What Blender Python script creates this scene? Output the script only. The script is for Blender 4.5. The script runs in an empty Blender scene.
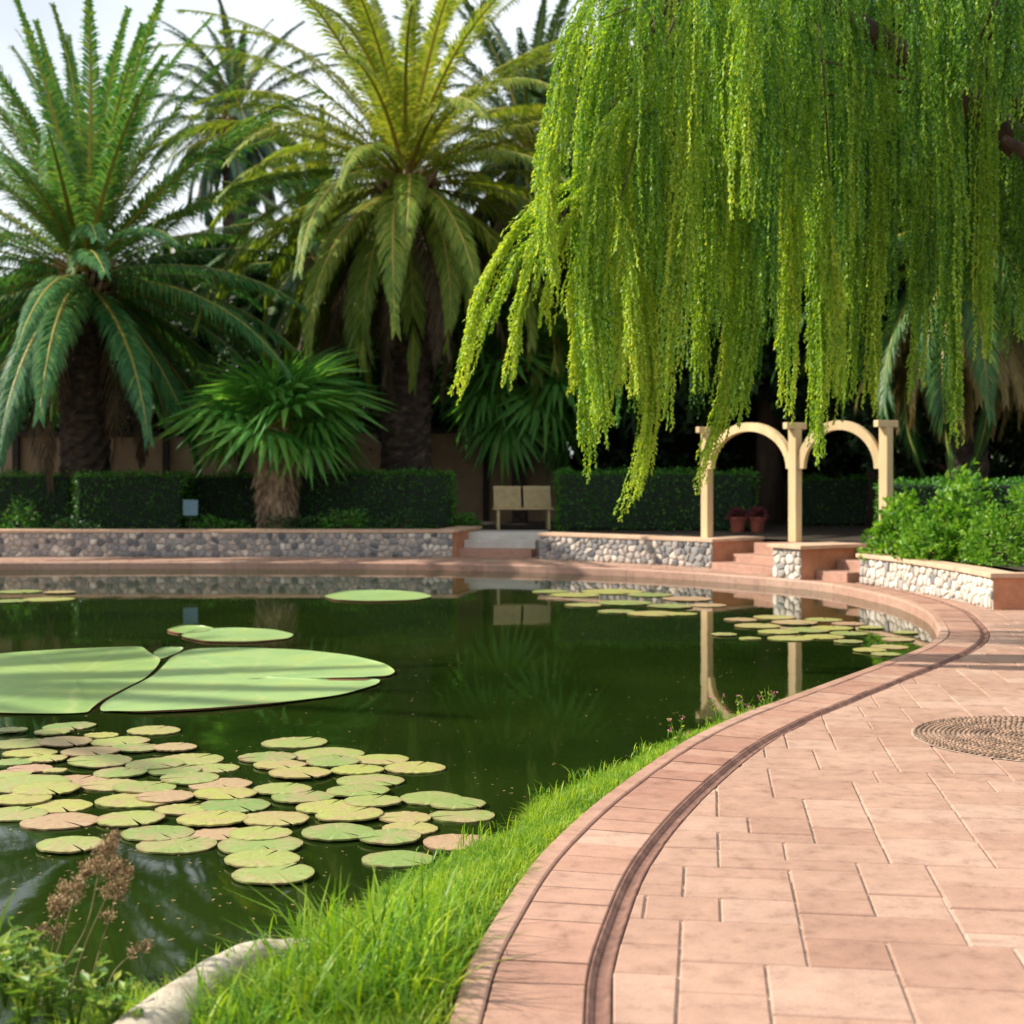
import bpy, bmesh, math, random
import numpy as np
from mathutils import Vector, Matrix
R = math.radians
rng = np.random.default_rng(7)
random.seed(7)
S = bpy.context.scene
COL = S.collection
# ------------------------------------------------------------------ camera
F, HY, CZ = 1400.0, 470.0, 1.6          # focal length in px, horizon row, eye height
cam = bpy.data.cameras.new('camera'); camo = bpy.data.objects.new('camera', cam); COL.objects.link(camo)
camo.location = (0, 0, CZ); camo.rotation_euler = (R(90), 0, 0)
cam.sensor_width = 36; cam.lens = 36 * F / 1024; cam.shift_y = -(512 - HY) / 1024
cam.clip_start = 0.1; cam.clip_end = 2000
cam.dof.use_dof = True; cam.dof.focus_distance = 7.6; cam.dof.aperture_fstop = 2.6
S.camera = camo
# ------------------------------------------------------------------ world, sun, exposure
SUN_EL = 39.0
sv = Vector((-0.98, 0.10, 0)).normalized()            # horizontal direction towards the sun
world = bpy.data.worlds.new('World'); S.world = world; world.use_nodes = True
wn = world.node_tree; bg = wn.nodes['Background']
sky = wn.nodes.new('ShaderNodeTexSky'); sky.sky_type = 'NISHITA'; sky.sun_disc = False
sky.sun_elevation = R(SUN_EL); sky.sun_rotation = math.atan2(sv.x, sv.y)
sky.air_density = 1.0; sky.dust_density = 1.5; sky.ozone_density = 1.0
wtc = wn.nodes.new('ShaderNodeTexCoord'); wno = wn.nodes.new('ShaderNodeTexNoise'); wno.inputs['Scale'].default_value = 2.2; wno.inputs['Detail'].default_value = 6
wmp = wn.nodes.new('ShaderNodeMapping'); wmp.inputs['Scale'].default_value = (1, 1, 2.5); wn.links.new(wtc.outputs['Generated'], wmp.inputs[0]); wn.links.new(wmp.outputs[0], wno.inputs['Vector'])
wrp = wn.nodes.new('ShaderNodeMapRange'); wn.links.new(wno.outputs[0], wrp.inputs[0]); wrp.inputs[1].default_value = .3; wrp.inputs[2].default_value = .62; wrp.inputs[3].default_value = .5; wrp.inputs[4].default_value = .92
wmx = wn.nodes.new('ShaderNodeMix'); wmx.data_type = 'RGBA'; wn.links.new(wrp.outputs[0], wmx.inputs[0]); wn.links.new(sky.outputs[0], wmx.inputs[6]); wmx.inputs[7].default_value = (8.8, 9.2, 9.5, 1)   # thin bright cloud veil
wn.links.new(wmx.outputs[2], bg.inputs[0]); bg.inputs[1].default_value = 0.085
sl = bpy.data.lights.new('sun', 'SUN'); sl.energy = 4.9; sl.angle = R(0.6); sl.color = (1.0, 0.93, 0.80)
so = bpy.data.objects.new('sun', sl); COL.objects.link(so)
sd3 = Vector((sv.x * math.cos(R(SUN_EL)), sv.y * math.cos(R(SUN_EL)), math.sin(R(SUN_EL))))
so.rotation_euler = sd3.to_track_quat('Z', 'Y').to_euler(); so.location = (-20, 12, 30)
S.view_settings.view_transform = 'Standard'; S.view_settings.look = 'None'
S.view_settings.exposure = 0.66; S.view_settings.gamma = 1.0
S.render.engine = 'CYCLES'
S.cycles.use_denoising = True
S.cycles.max_bounces = 8; S.cycles.transparent_max_bounces = 8; S.cycles.transmission_bounces = 4
S.cycles.sample_clamp_indirect = 6.0
# ------------------------------------------------------------------ helpers
WZ = -0.12                                            # water level
def U(px, py, z=0.0):
    Y = F * (CZ - z) / (py - HY); return Vector(((px - 512) / F * Y, Y, z))
def A(px, py, Y):
    return Vector(((px - 512) / F * Y, Y, CZ - (py - HY) * Y / F))
def tag(o, label=None, cat=None, group=None, kind=None):
    if label: o['label'] = label
    if cat: o['category'] = cat
    if group: o['group'] = group
    if kind: o['kind'] = kind
    return o
def empty(name, loc=(0, 0, 0), rz=0.0):
    o = bpy.data.objects.new(name, None); COL.objects.link(o); o.location = loc; o.rotation_euler = (0, 0, rz)
    o.empty_display_size = 0.2; return o
def link(name, me, parent=None, loc=None):
    o = bpy.data.objects.new(name, me); COL.objects.link(o)
    if parent: o.parent = parent
    if loc is not None: o.location = loc
    return o
def np_mesh(name, co, faces, mats, tint=None, midx=None, smooth=False):
    """faces: list of int arrays (n,k) all with same k, or list of several such arrays"""
    if isinstance(faces, np.ndarray): faces = [faces]
    me = bpy.data.meshes.new(name)
    co = np.asarray(co, dtype=np.float32)
    loops = np.concatenate([f.ravel() for f in faces]).astype(np.int32)
    sizes = np.concatenate([np.full(len(f), f.shape[1]) for f in faces]).astype(np.int32)
    starts = np.concatenate([[0], np.cumsum(sizes)[:-1]]).astype(np.int32)
    me.vertices.add(len(co)); me.vertices.foreach_set('co', co.ravel())
    me.loops.add(len(loops)); me.loops.foreach_set('vertex_index', loops)
    me.polygons.add(len(sizes)); me.polygons.foreach_set('loop_start', starts)
    me.polygons.foreach_set('loop_total', sizes)
    if midx is not None: me.polygons.foreach_set('material_index', np.asarray(midx, dtype=np.int32))
    if tint is not None:
        a = me.attributes.new('tint', 'FLOAT', 'FACE'); a.data.foreach_set('value', np.asarray(tint, dtype=np.float32))
    for m in (mats if isinstance(mats, (list, tuple)) else [mats]): me.materials.append(m)
    me.polygons.foreach_set('use_smooth', np.full(len(sizes), smooth))
    me.update(calc_edges=True); me.validate(); return me
class MB:
    """collects polygons with a material index and a tint"""
    def __init__(s): s.v = []; s.f = []; s.m = []; s.t = []
    def poly(s, pts, m=0, t=0.5):
        b = len(s.v); s.v += [tuple(p) for p in pts]; s.f.append(tuple(range(b, b + len(pts)))); s.m.append(m); s.t.append(t)
    def mesh(s, verts, faces, m=0, t=0.5):
        b = len(s.v); s.v += [tuple(p) for p in verts]
        for f in faces: s.f.append(tuple(i + b for i in f)); s.m.append(m); s.t.append(t)
    def box(s, c, size, rz=0.0, m=0, t=0.5, bev=0.0, rot=None):
        hx, hy, hz = size[0] / 2, size[1] / 2, size[2] / 2
        M = rot if rot is not None else Matrix.Rotation(rz, 3, 'Z')
        c = Vector(c)
        if bev <= 0:
            vs = [c + M @ Vector((x * hx, y * hy, z * hz)) for z in (-1, 1) for y in (-1, 1) for x in (-1, 1)]
            s.mesh(vs, [(0, 2, 3, 1), (4, 5, 7, 6), (0, 1, 5, 4), (2, 6, 7, 3), (0, 4, 6, 2), (1, 3, 7, 5)], m, t); return
        bm = bmesh.new(); bmesh.ops.create_cube(bm, size=1)
        for v in bm.verts: v.co = Vector((v.co.x * size[0], v.co.y * size[1], v.co.z * size[2]))
        bmesh.ops.bevel(bm, geom=bm.edges[:], offset=bev, segments=2, affect='EDGES', profile=0.5)
        bm.verts.index_update()
        s.mesh([c + M @ v.co for v in bm.verts], [[v.index for v in f.verts] for f in bm.faces], m, t); bm.free()
    def tube(s, pts, rad, n=8, m=0, t=0.5, cap=True):
        pts = [Vector(p) for p in pts]
        if not hasattr(rad, '__len__'): rad = [rad] * len(pts)
        b = len(s.v); up = Vector((0.13, 0.27, 0.95))
        for i, p in enumerate(pts):
            d = (pts[min(i + 1, len(pts) - 1)] - pts[max(i - 1, 0)]).normalized()
            a = d.cross(up if abs(d.dot(up)) < 0.95 else Vector((1, 0, 0))).normalized(); c = d.cross(a)
            if i and a.dot(pa) < 0: a = -a; c = -c
            pa = a
            for k in range(n):
                th = 2 * math.pi * k / n; s.v.append(tuple(p + (a * math.cos(th) + c * math.sin(th)) * rad[i]))
        for i in range(len(pts) - 1):
            for k in range(n):
                s.f.append((b + i * n + k, b + i * n + (k + 1) % n, b + (i + 1) * n + (k + 1) % n, b + (i + 1) * n + k)); s.m.append(m); s.t.append(t)
        if cap:
            s.f.append(tuple(b + k for k in range(n))[::-1]); s.m.append(m); s.t.append(t)
            e = b + (len(pts) - 1) * n; s.f.append(tuple(e + k for k in range(n))); s.m.append(m); s.t.append(t)
    def data(s, name, mats, smooth=False):
        me = bpy.data.meshes.new(name); me.from_pydata(s.v, [], s.f)
        for mm in (mats if isinstance(mats, (list, tuple)) else [mats]): me.materials.append(mm)
        me.polygons.foreach_set('material_index', s.m)
        a = me.attributes.new('tint', 'FLOAT', 'FACE'); a.data.foreach_set('value', s.t)
        me.polygons.foreach_set('use_smooth', [smooth] * len(s.f))
        bm = bmesh.new(); bm.from_mesh(me); bmesh.ops.recalc_face_normals(bm, faces=bm.faces); bm.to_mesh(me); bm.free()
        me.update(); return me
    def build(s, name, mats, parent=None, smooth=False, loc=None): return link(name, s.data(name, mats, smooth), parent, loc)
# ---- materials
def new_mat(name):
    m = bpy.data.materials.new(name); m.use_nodes = True; nt = m.node_tree
    return m, nt, nt.nodes['Principled BSDF']
def nd(nt, t, **k):
    n = nt.nodes.new(t)
    for a, b in k.items(): setattr(n, a, b)
    return n
def noise(nt, scale, detail=4, rough=0.55, coord=None, stretch=None):
    n = nd(nt, 'ShaderNodeTexNoise'); n.inputs['Scale'].default_value = scale; n.inputs['Detail'].default_value = detail
    n.inputs['Roughness'].default_value = rough
    if coord is None:
        g = nd(nt, 'ShaderNodeNewGeometry'); coord = g.outputs['Position']
    if stretch is not None:
        mp = nd(nt, 'ShaderNodeMapping'); mp.inputs['Scale'].default_value = stretch; nt.links.new(coord, mp.inputs[0]); coord = mp.outputs[0]
    nt.links.new(coord, n.inputs['Vector']); return n
def ramp(nt, fac, stops):
    r = nd(nt, 'ShaderNodeValToRGB'); e = r.color_ramp.elements
    while len(e) < len(stops): e.new(0.5)
    for el, (p, c) in zip(e, stops): el.position = p; el.color = (*c, 1)
    nt.links.new(fac, r.inputs[0]); return r
def mixc(nt, fac, a, b, mode='MIX'):
    m = nd(nt, 'ShaderNodeMix', data_type='RGBA', blend_type=mode)
    for s_, v in ((m.inputs[0], fac), (m.inputs[6], a), (m.inputs[7], b)):
        if isinstance(v, (int, float)): s_.default_value = v
        elif isinstance(v, tuple): s_.default_value = (*v, 1)
        else: nt.links.new(v, s_)
    return m.outputs[2]
def bump(nt, h, strength, dist, bs):
    b = nd(nt, 'ShaderNodeBump'); b.inputs['Strength'].default_value = strength; b.inputs['Distance'].default_value = dist
    nt.links.new(h, b.inputs['Height']); nt.links.new(b.outputs[0], bs.inputs['Normal']); return b
def leaf_mat(name, stops, transl=0.4, rough=0.45, tcol=(1.25, 1.25, 0.6), var=0.25, vs=6.0, spec=0.35):
    m, nt, bs = new_mat(name)
    at = nd(nt, 'ShaderNodeAttribute', attribute_name='tint')
    no = noise(nt, vs, 3)
    ma = nd(nt, 'ShaderNodeMath', operation='MULTIPLY_ADD'); nt.links.new(no.outputs[0], ma.inputs[0]); ma.inputs[1].default_value = var * 2
    sub = nd(nt, 'ShaderNodeMath', operation='SUBTRACT'); nt.links.new(at.outputs['Fac'], sub.inputs[0]); sub.inputs[1].default_value = var
    nt.links.new(sub.outputs[0], ma.inputs[2])
    r = ramp(nt, ma.outputs[0], stops)
    nt.links.new(r.outputs[0], bs.inputs['Base Color']); bs.inputs['Roughness'].default_value = rough
    bs.inputs['Specular IOR Level'].default_value = spec
    tr = nd(nt, 'ShaderNodeBsdfTranslucent'); nt.links.new(mixc(nt, 1.0, r.outputs[0], tcol, 'MULTIPLY'), tr.inputs[0])
    mx = nd(nt, 'ShaderNodeMixShader'); mx.inputs[0].default_value = transl
    nt.links.new(bs.outputs[0], mx.inputs[1]); nt.links.new(tr.outputs[0], mx.inputs[2])
    nt.links.new(mx.outputs[0], nt.nodes['Material Output'].inputs[0]); return m
def rough_mat(name, stops, scale=4, rough=0.85, bstr=0.4, bdist=0.01, bscale=40, stretch=None, tintamt=0.0):
    m, nt, bs = new_mat(name)
    n = noise(nt, scale, 6, 0.65, stretch=stretch); r = ramp(nt, n.outputs[0], stops); c = r.outputs[0]
    if tintamt:
        at = nd(nt, 'ShaderNodeAttribute', attribute_name='tint')
        mr = nd(nt, 'ShaderNodeMapRange'); nt.links.new(at.outputs['Fac'], mr.inputs[0]); mr.inputs[3].default_value = 1 - tintamt; mr.inputs[4].default_value = 1 + tintamt
        c = mixc(nt, 1.0, c, mr.outputs[0], 'MULTIPLY')
    nt.links.new(c, bs.inputs['Base Color']); bs.inputs['Roughness'].default_value = rough
    b = noise(nt, bscale, 6, 0.7, stretch=stretch); bump(nt, b.outputs[0], bstr, bdist, bs); return m
M = {}
M['frond'] = leaf_mat('palm frond', [(0.0, (.020, .075, .025)), (.5, (.055, .165, .040)), (1.0, (.21, .29, .045))], .36, .42, spec=.5)
M['frond_sunlit'] = leaf_mat('palm frond lit', [(0.0, (.050, .115, .024)), (.5, (.17, .27, .040)), (1.0, (.46, .45, .07))], .42, .5, spec=.3)  # sunlit yellow put into the frond colour
M['frond_teal'] = leaf_mat('palm frond teal', [(0.0, (.020, .085, .038)), (.5, (.060, .20, .065)), (1.0, (.27, .37, .07))], .36, .48, spec=.35)
M['frond_blue'] = leaf_mat('palm frond bluish', [(0.0, (.020, .060, .040)), (.5, (.045, .115, .070)), (1.0, (.12, .20, .11))], .25, .42, spec=.5)
M['rachis'] = leaf_mat('palm rachis', [(0.0, (.16, .15, .03)), (.5, (.32, .27, .05)), (1.0, (.50, .38, .08))], .1, .5)
M['dead'] = leaf_mat('dead frond', [(0.0, (.03, .022, .014)), (.5, (.085, .06, .035)), (1.0, (.18, .13, .08))], .15, .8, (1.1, 1, .8))
M['dry_gold'] = leaf_mat('drying frond', [(0.0, (.10, .09, .03)), (.5, (.26, .20, .07)), (1.0, (.42, .33, .14))], .3, .6, (1.1, 1, .8))
M['fan'] = leaf_mat('fan leaf', [(0.0, (.040, .15, .030)), (.5, (.10, .30, .055)), (1.0, (.24, .42, .08))], .40, .4)
M['fan_dark'] = leaf_mat('fan leaf dark', [(0.0, (.012, .045, .012)), (.5, (.025, .09, .022)), (1.0, (.06, .14, .03))], .25, .45)
M['trunk'] = rough_mat('palm trunk bark', [(.3, (.02, .013, .009)), (.55, (.055, .036, .025)), (.75, (.12, .08, .055))], 5, .9, .8, .03, 22, tintamt=.5)
M['fibre'] = rough_mat('shaggy palm fibre', [(.3, (.16, .10, .065)), (.55, (.38, .27, .18)), (.75, (.55, .42, .30))], 9, .95, .8, .02, 60, stretch=(1, 1, .2), tintamt=.45)
M['bark'] = rough_mat('bark', [(.3, (.03, .02, .013)), (.6, (.09, .055, .035)), (.8, (.15, .09, .06))], 6, .9, .9, .02, 30, stretch=(1, 1, .3))
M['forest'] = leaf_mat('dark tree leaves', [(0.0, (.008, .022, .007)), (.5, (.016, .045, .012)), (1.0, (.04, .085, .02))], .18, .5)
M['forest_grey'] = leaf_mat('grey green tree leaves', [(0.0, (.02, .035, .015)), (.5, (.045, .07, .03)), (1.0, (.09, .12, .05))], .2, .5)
M['hedge'] = leaf_mat('hedge leaves', [(0.0, (.022, .095, .012)), (.5, (.055, .20, .022)), (1.0, (.14, .34, .035))], .3, .45)
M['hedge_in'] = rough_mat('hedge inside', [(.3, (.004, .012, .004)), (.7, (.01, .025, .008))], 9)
M['bushleaf'] = leaf_mat('broad garden leaves', [(0.0, (.045, .15, .014)), (.5, (.13, .31, .026)), (1.0, (.30, .48, .05))], .45, .42, spec=.35)
M['yellowleaf'] = leaf_mat('yellow green leaves', [(0.0, (.12, .20, .01)), (.5, (.26, .36, .02)), (1.0, (.42, .50, .04))], .4, .4)
M['willow'] = leaf_mat('willow leaves', [(0.0, (.020, .082, .018)), (.35, (.080, .215, .030)), (.7, (.25, .42, .042)), (1.0, (.50, .60, .085))], .48, .5, (1.5, 1.35, .40), var=.14, vs=2.5, spec=.35)
M['grass'] = leaf_mat('grass blades', [(0.0, (.035, .12, .012)), (.45, (.15, .33, .020)), (1.0, (.48, .58, .05))], .45, .42, (1.4, 1.25, .4), var=.15, vs=3)
M['weed'] = leaf_mat('weed leaves', [(0.0, (.05, .12, .02)), (.5, (.15, .28, .03)), (1.0, (.42, .44, .07))], .4, .45)
M['seed'] = leaf_mat('dried seed heads', [(0.0, (.15, .085, .04)), (.5, (.34, .22, .11)), (1.0, (.55, .40, .22))], .1, .8, (1, 1, 1))
M['seed_red'] = leaf_mat('dark red seed heads', [(0.0, (.07, .015, .02)), (.5, (.14, .03, .035)), (1.0, (.22, .06, .06))], .1, .8, (1, 1, 1))
M['pink'] = leaf_mat('pink petals', [(0.0, (.40, .10, .18)), (1.0, (.65, .25, .35))], .3, .5, (1, 1, 1))
M['white_petal'] = leaf_mat('white petals', [(0.0, (.5, .55, .6)), (1.0, (.8, .82, .85))], .3, .5, (1, 1, 1))
M['stem'] = rough_mat('dry stem', [(.3, (.10, .09, .03)), (.7, (.20, .17, .06))], 12)
M['wood'] = rough_mat('pergola timber', [(.25, (.42, .29, .14)), (.5, (.56, .41, .22)), (.75, (.66, .50, .29))], 5, .6, .25, .004, 30, stretch=(1, 1, .15))
M['benchwood'] = rough_mat('bench slats', [(.3, (.38, .28, .13)), (.7, (.52, .40, .21))], 8, .55, .15, .003, 30)
M['soil'] = rough_mat('soil', [(.3, (.02, .014, .008)), (.7, (.06, .04, .022))], 6, .95, .8, .03, 20)
M['mortar'] = rough_mat('mortar', [(.3, (.25, .17, .12)), (.55, (.46, .35, .27)), (.75, (.58, .46, .37))], 14, .95, .6, .004, 120)
M['wallmortar'] = rough_mat('wall mortar', [(.3, (.24, .21, .18)), (.6, (.40, .36, .31)), (.8, (.50, .45, .39))], 12, .95, .6, .006, 80)
M['brick'] = rough_mat('brick end face', [(.3, (.42, .17, .09)), (.6, (.55, .25, .14)), (.8, (.60, .32, .20))], 5, .85, .4, .005, 50)
M['cap'] = rough_mat('wall cap stone', [(.3, (.50, .31, .20)), (.6, (.62, .42, .29)), (.8, (.66, .48, .35))], 4, .8, .3, .004, 50, tintamt=.08)
M['gutter'] = rough_mat('drain channel', [(.3, (.09, .042, .030)), (.55, (.20, .10, .072)), (.75, (.30, .165, .12))], 9, .9, .8, .006, 90)
M['pebble'] = rough_mat('mosaic pebbles', [(.3, (.14, .08, .05)), (.55, (.25, .155, .10)), (.8, (.36, .245, .17))], 25, .75, .2, .003, 80, tintamt=.35)
M['rock'] = rough_mat('pale limestone', [(.3, (.26, .21, .14)), (.5, (.52, .45, .34)), (.75, (.64, .58, .47))], 9, .95, 1.0, .02, 35)
M['tanwall'] = rough_mat('tan plaster', [(.3, (.26, .17, .10)), (.7, (.36, .25, .16))], 2, .9, .2, .004, 30)
M['darkwood'] = rough_mat('dark post', [(.3, (.02, .015, .012)), (.7, (.05, .035, .028))], 8)
M['teal'] = rough_mat('teal awning', [(.3, (.10, .32, .34)), (.7, (.16, .42, .44))], 3, .7)
M['whitepaint'] = rough_mat('white paint', [(.3, (.62, .64, .66)), (.7, (.72, .74, .76))], 3, .6)
M['slate'] = rough_mat('blue grey panel', [(.3, (.09, .18, .24)), (.7, (.14, .25, .32))], 3, .5)
M['terracotta'] = rough_mat('terracotta', [(.3, (.22, .05, .03)), (.7, (.34, .09, .055))], 6, .8)
M['palestep'] = rough_mat('pale step stone', [(.3, (.48, .44, .40)), (.7, (.62, .57, .52))], 5, .85, .3, .004, 40)
def paver_mat(name, c0, c1, c2):
    m, nt, bs = new_mat(name)
    at = nd(nt, 'ShaderNodeAttribute', attribute_name='tint')
    r = ramp(nt, at.outputs['Fac'], [(0, c0), (.5, c1), (1, c2)])
    n1 = noise(nt, 1.3, 5, .6); n2 = noise(nt, 9, 8, .7); n3 = noise(nt, 90, 4, .7)
    c = mixc(nt, 1.0, r.outputs[0], ramp(nt, n1.outputs[0], [(.3, (.86, .82, .80)), (.7, (1.08, 1.06, 1.05))]).outputs[0], 'MULTIPLY')
    c = mixc(nt, 1.0, c, ramp(nt, n2.outputs[0], [(.26, (.62, .55, .52)), (.46, (.97, .97, .97)), (.72, (1.16, 1.15, 1.14))]).outputs[0], 'MULTIPLY')
    sp = ramp(nt, n3.outputs[0], [(.30, (.55, .5, .47)), (.46, (1, 1, 1))])
    c = mixc(nt, .6, c, sp.outputs[0], 'MULTIPLY')
    nt.links.new(c, bs.inputs['Base Color'])
    rr = ramp(nt, n2.outputs[0], [(.3, (.55,) * 3), (.7, (.8,) * 3)]); nt.links.new(rr.outputs[0], bs.inputs['Roughness'])
    ad = nd(nt, 'ShaderNodeMath', operation='MULTIPLY_ADD'); nt.links.new(n3.outputs[0], ad.inputs[0]); ad.inputs[1].default_value = .3; nt.links.new(n2.outputs[0], ad.inputs[2])
    bump(nt, ad.outputs[0], .35, .006, bs); return m
M['paver'] = paver_mat('pink sandstone paver', (.335, .195, .14), (.395, .245, .18), (.45, .305, .235))
M['coping'] = paver_mat('pink coping brick', (.32, .165, .12), (.385, .22, .16), (.44, .285, .215))
# rubble stones
m, nt, bs = new_mat('rubble stone'); at = nd(nt, 'ShaderNodeAttribute', attribute_name='tint')
r = ramp(nt, at.outputs['Fac'], [(0, (.11, .115, .13)), (.35, (.27, .27, .28)), (.7, (.50, .43, .38)), (1, (.70, .65, .58))])
n2 = noise(nt, 14, 6, .7); c = mixc(nt, 1, r.outputs[0], ramp(nt, n2.outputs[0], [(.3, (.7, .7, .7)), (.7, (1.15, 1.12, 1.08))]).outputs[0], 'MULTIPLY')
nt.links.new(c, bs.inputs['Base Color']); bs.inputs['Roughness'].default_value = .85; bump(nt, n2.outputs[0], .5, .01, bs); M['rubble'] = m
# lily pads
def pad_mat(name, big=False):
    m, nt, bs = new_mat(name)
    at = nd(nt, 'ShaderNodeObjectInfo')
    g1, g2, pk, br = (.17, .26, .07), (.28, .32, .09), (.40, .24, .16), (.22, .14, .06)
    if big: g1, g2, pk, br = (.25, .37, .15), (.30, .42, .17), (.26, .36, .15), (.2, .3, .1)
    r = ramp(nt, at.outputs['Random'], [(0, g1), (.35, g2), (.6, (.25, .36, .12) if big else (.34, .35, .08)), (.8, (.30, .38, .12) if big else (.36, .30, .13)), (1, pk)])
    tc = nd(nt, 'ShaderNodeTexCoord')
    n1 = noise(nt, 5.5, 6, .7); n2 = noise(nt, 40, 5, .7)
    edge = ramp(nt, n1.outputs[0], [(.46, (0, 0, 0)), (.72, (.9, .9, .9))])
    base = mixc(nt, edge.outputs[0], r.outputs[0], r.outputs[0] if big else pk)
    sx_ = nd(nt, 'ShaderNodeSeparateXYZ'); nt.links.new(tc.outputs['Object'], sx_.inputs[0])
    at2 = nd(nt, 'ShaderNodeMath', operation='ARCTAN2'); nt.links.new(sx_.outputs[1], at2.inputs[0]); nt.links.new(sx_.outputs[0], at2.inputs[1])
    wob = nd(nt, 'ShaderNodeMath', operation='MULTIPLY_ADD'); nt.links.new(n1.outputs[0], wob.inputs[0]); wob.inputs[1].default_value = .25; nt.links.new(at2.outputs[0], wob.inputs[2])
    mu = nd(nt, 'ShaderNodeMath', operation='MULTIPLY'); nt.links.new(wob.outputs[0], mu.inputs[0]); mu.inputs[1].default_value = 11.0 if not big else 15.0
    sn = nd(nt, 'ShaderNodeMath', operation='SINE'); nt.links.new(mu.outputs[0], sn.inputs[0])
    vr = nd(nt, 'ShaderNodeMapRange'); nt.links.new(sn.outputs[0], vr.inputs[0]); vr.inputs[1].default_value = .90; vr.inputs[2].default_value = 1.0; vr.inputs[3].default_value = 0; vr.inputs[4].default_value = .35
    base = mixc(nt, vr.outputs[0], base, (.44, .47, .22))
    if big:
        n5 = noise(nt, 1.6, 6, .65); base = mixc(nt, 1.0, base, ramp(nt, n5.outputs[0], [(.3, (.70, .82, .75)), (.5, (.95, .98, .9)), (.7, (1.08, 1.0, .8))]).outputs[0], 'MULTIPLY')
        n6 = noise(nt, 7, 6, .7); base = mixc(nt, ramp(nt, n6.outputs[0], [(.62, (0, 0, 0)), (.74, (.8, .8, .8))]).outputs[0], base, (.30, .24, .09))
    if not big:
        # worn brown rim of each pad (object space radius)
        ln = nd(nt, 'ShaderNodeVectorMath', operation='LENGTH'); nt.links.new(tc.outputs['Object'], ln.inputs[0])
        rim = nd(nt, 'ShaderNodeMapRange'); nt.links.new(ln.outputs['Value'], rim.inputs[0]); rim.inputs[1].default_value = .86; rim.inputs[2].default_value = 1.03
        mm = nd(nt, 'ShaderNodeMath', operation='MULTIPLY'); nt.links.new(rim.outputs[0], mm.inputs[0]); nt.links.new(n1.outputs[0], mm.inputs[1])
        base = mixc(nt, mm.outputs[0], base, br)
    sp = ramp(nt, n2.outputs[0], [(.33, (.55, .42, .30)), (.43, (1, 1, 1))]); base = mixc(nt, .25 if big else .8, base, sp.outputs[0], 'MULTIPLY')
    nt.links.new(base, bs.inputs['Base Color']); bs.inputs['Roughness'].default_value = .38; bs.inputs['Specular IOR Level'].default_value = .5
    bump(nt, n1.outputs[0], .3, .01, bs); return m
M['pad'] = pad_mat('lily pad'); M['bigpad'] = pad_mat('giant lily pad', True)
M['padrim'] = rough_mat('giant pad rim', [(.3, (.30, .10, .06)), (.7, (.42, .20, .12))], 9)
# water
m, nt, bs = new_mat('pond water')
n0 = noise(nt, .5, 3); r = ramp(nt, n0.outputs[0], [(.3, (.008, .018, .0025)), (.7, (.016, .030, .004))])
nt.links.new(r.outputs[0], bs.inputs['Base Color']); bs.inputs['Roughness'].default_value = .03; bs.inputs['IOR'].default_value = 1.36
nA = noise(nt, 2.2, 2, .4, stretch=(1, .55, 1)); nB = noise(nt, 14, 2, .5, stretch=(1, .6, 1))
ad = nd(nt, 'ShaderNodeMath', operation='MULTIPLY_ADD'); nt.links.new(nB.outputs[0], ad.inputs[0]); ad.inputs[1].default_value = .10; nt.links.new(nA.outputs[0], ad.inputs[2])
bump(nt, ad.outputs[0], .028, .05, bs); M['water'] = m

# ------------------------------------------------------------------ pond outline
CP = [(-2.6, -1.6), (-1.2, -.2), (-.62, 1.5), (-.35, 2.9), (-.24, 3.5), (-.186, 4.06), (-.15, 4.525), (-.054, 5.08), (.078, 5.71), (.30, 6.46),
      (.605, 7.3), (1.025, 8.3), (1.46, 9.12), (1.90, 9.82), (2.53, 10.8), (3.14, 11.75), (3.72, 12.7), (4.16, 13.66), (4.47, 14.8), (4.71, 16.05),
      (4.78, 17.7), (4.50, 19.5), (4.1, 20.35), (3.35, 21.3), (2.5, 22.15), (1.44, 22.9), (-.55, 23.8), (-3.7, 24.3), (-8.8, 24.1), (-12.5, 22.6),
      (-15.5, 18), (-16, 11), (-13.5, 3.5), (-8.5, -1.2), (-5, -2.2)]
def catmull_closed(P, step=.05):
    P = np.array(P); n = len(P); out = []
    for i in range(n):
        p0, p1, p2, p3 = P[i - 1], P[i], P[(i + 1) % n], P[(i + 2) % n]
        k = max(2, int(np.linalg.norm(p2 - p1) / step)); t = np.linspace(0, 1, k, endpoint=False)[:, None]
        out.append(.5 * ((2 * p1) + (-p0 + p2) * t + (2 * p0 - 5 * p1 + 4 * p2 - p3) * t ** 2 + (-p0 + 3 * p1 - 3 * p2 + p3) * t ** 3))
    return np.concatenate(out)
C = catmull_closed(CP, .05)
for _ in range(12): C = (np.roll(C, 1, 0) + 2 * C + np.roll(C, -1, 0)) / 4
seg = np.linalg.norm(np.roll(C, -1, 0) - C, axis=1); arc = np.concatenate([[0], np.cumsum(seg)[:-1]]); TOT = seg.sum()
T_ = np.roll(C, -1, 0) - np.roll(C, 1, 0); T_ /= np.linalg.norm(T_, axis=1)[:, None]
N_ = np.stack([T_[:, 1], -T_[:, 0]], 1)               # counter-clockwise loop -> outward normal
def cpos(s, d=0.0):
    s = np.asarray(s) % TOT
    x = np.interp(s, arc, C[:, 0], period=TOT); y = np.interp(s, arc, C[:, 1], period=TOT)
    nx = np.interp(s, arc, N_[:, 0], period=TOT); ny = np.interp(s, arc, N_[:, 1], period=TOT)
    return np.stack([x + nx * d, y + ny * d], -1)
def s_of(x, y):
    i = int(np.argmin((C[:, 0] - x) ** 2 + (C[:, 1] - y) ** 2)); return arc[i]
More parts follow.
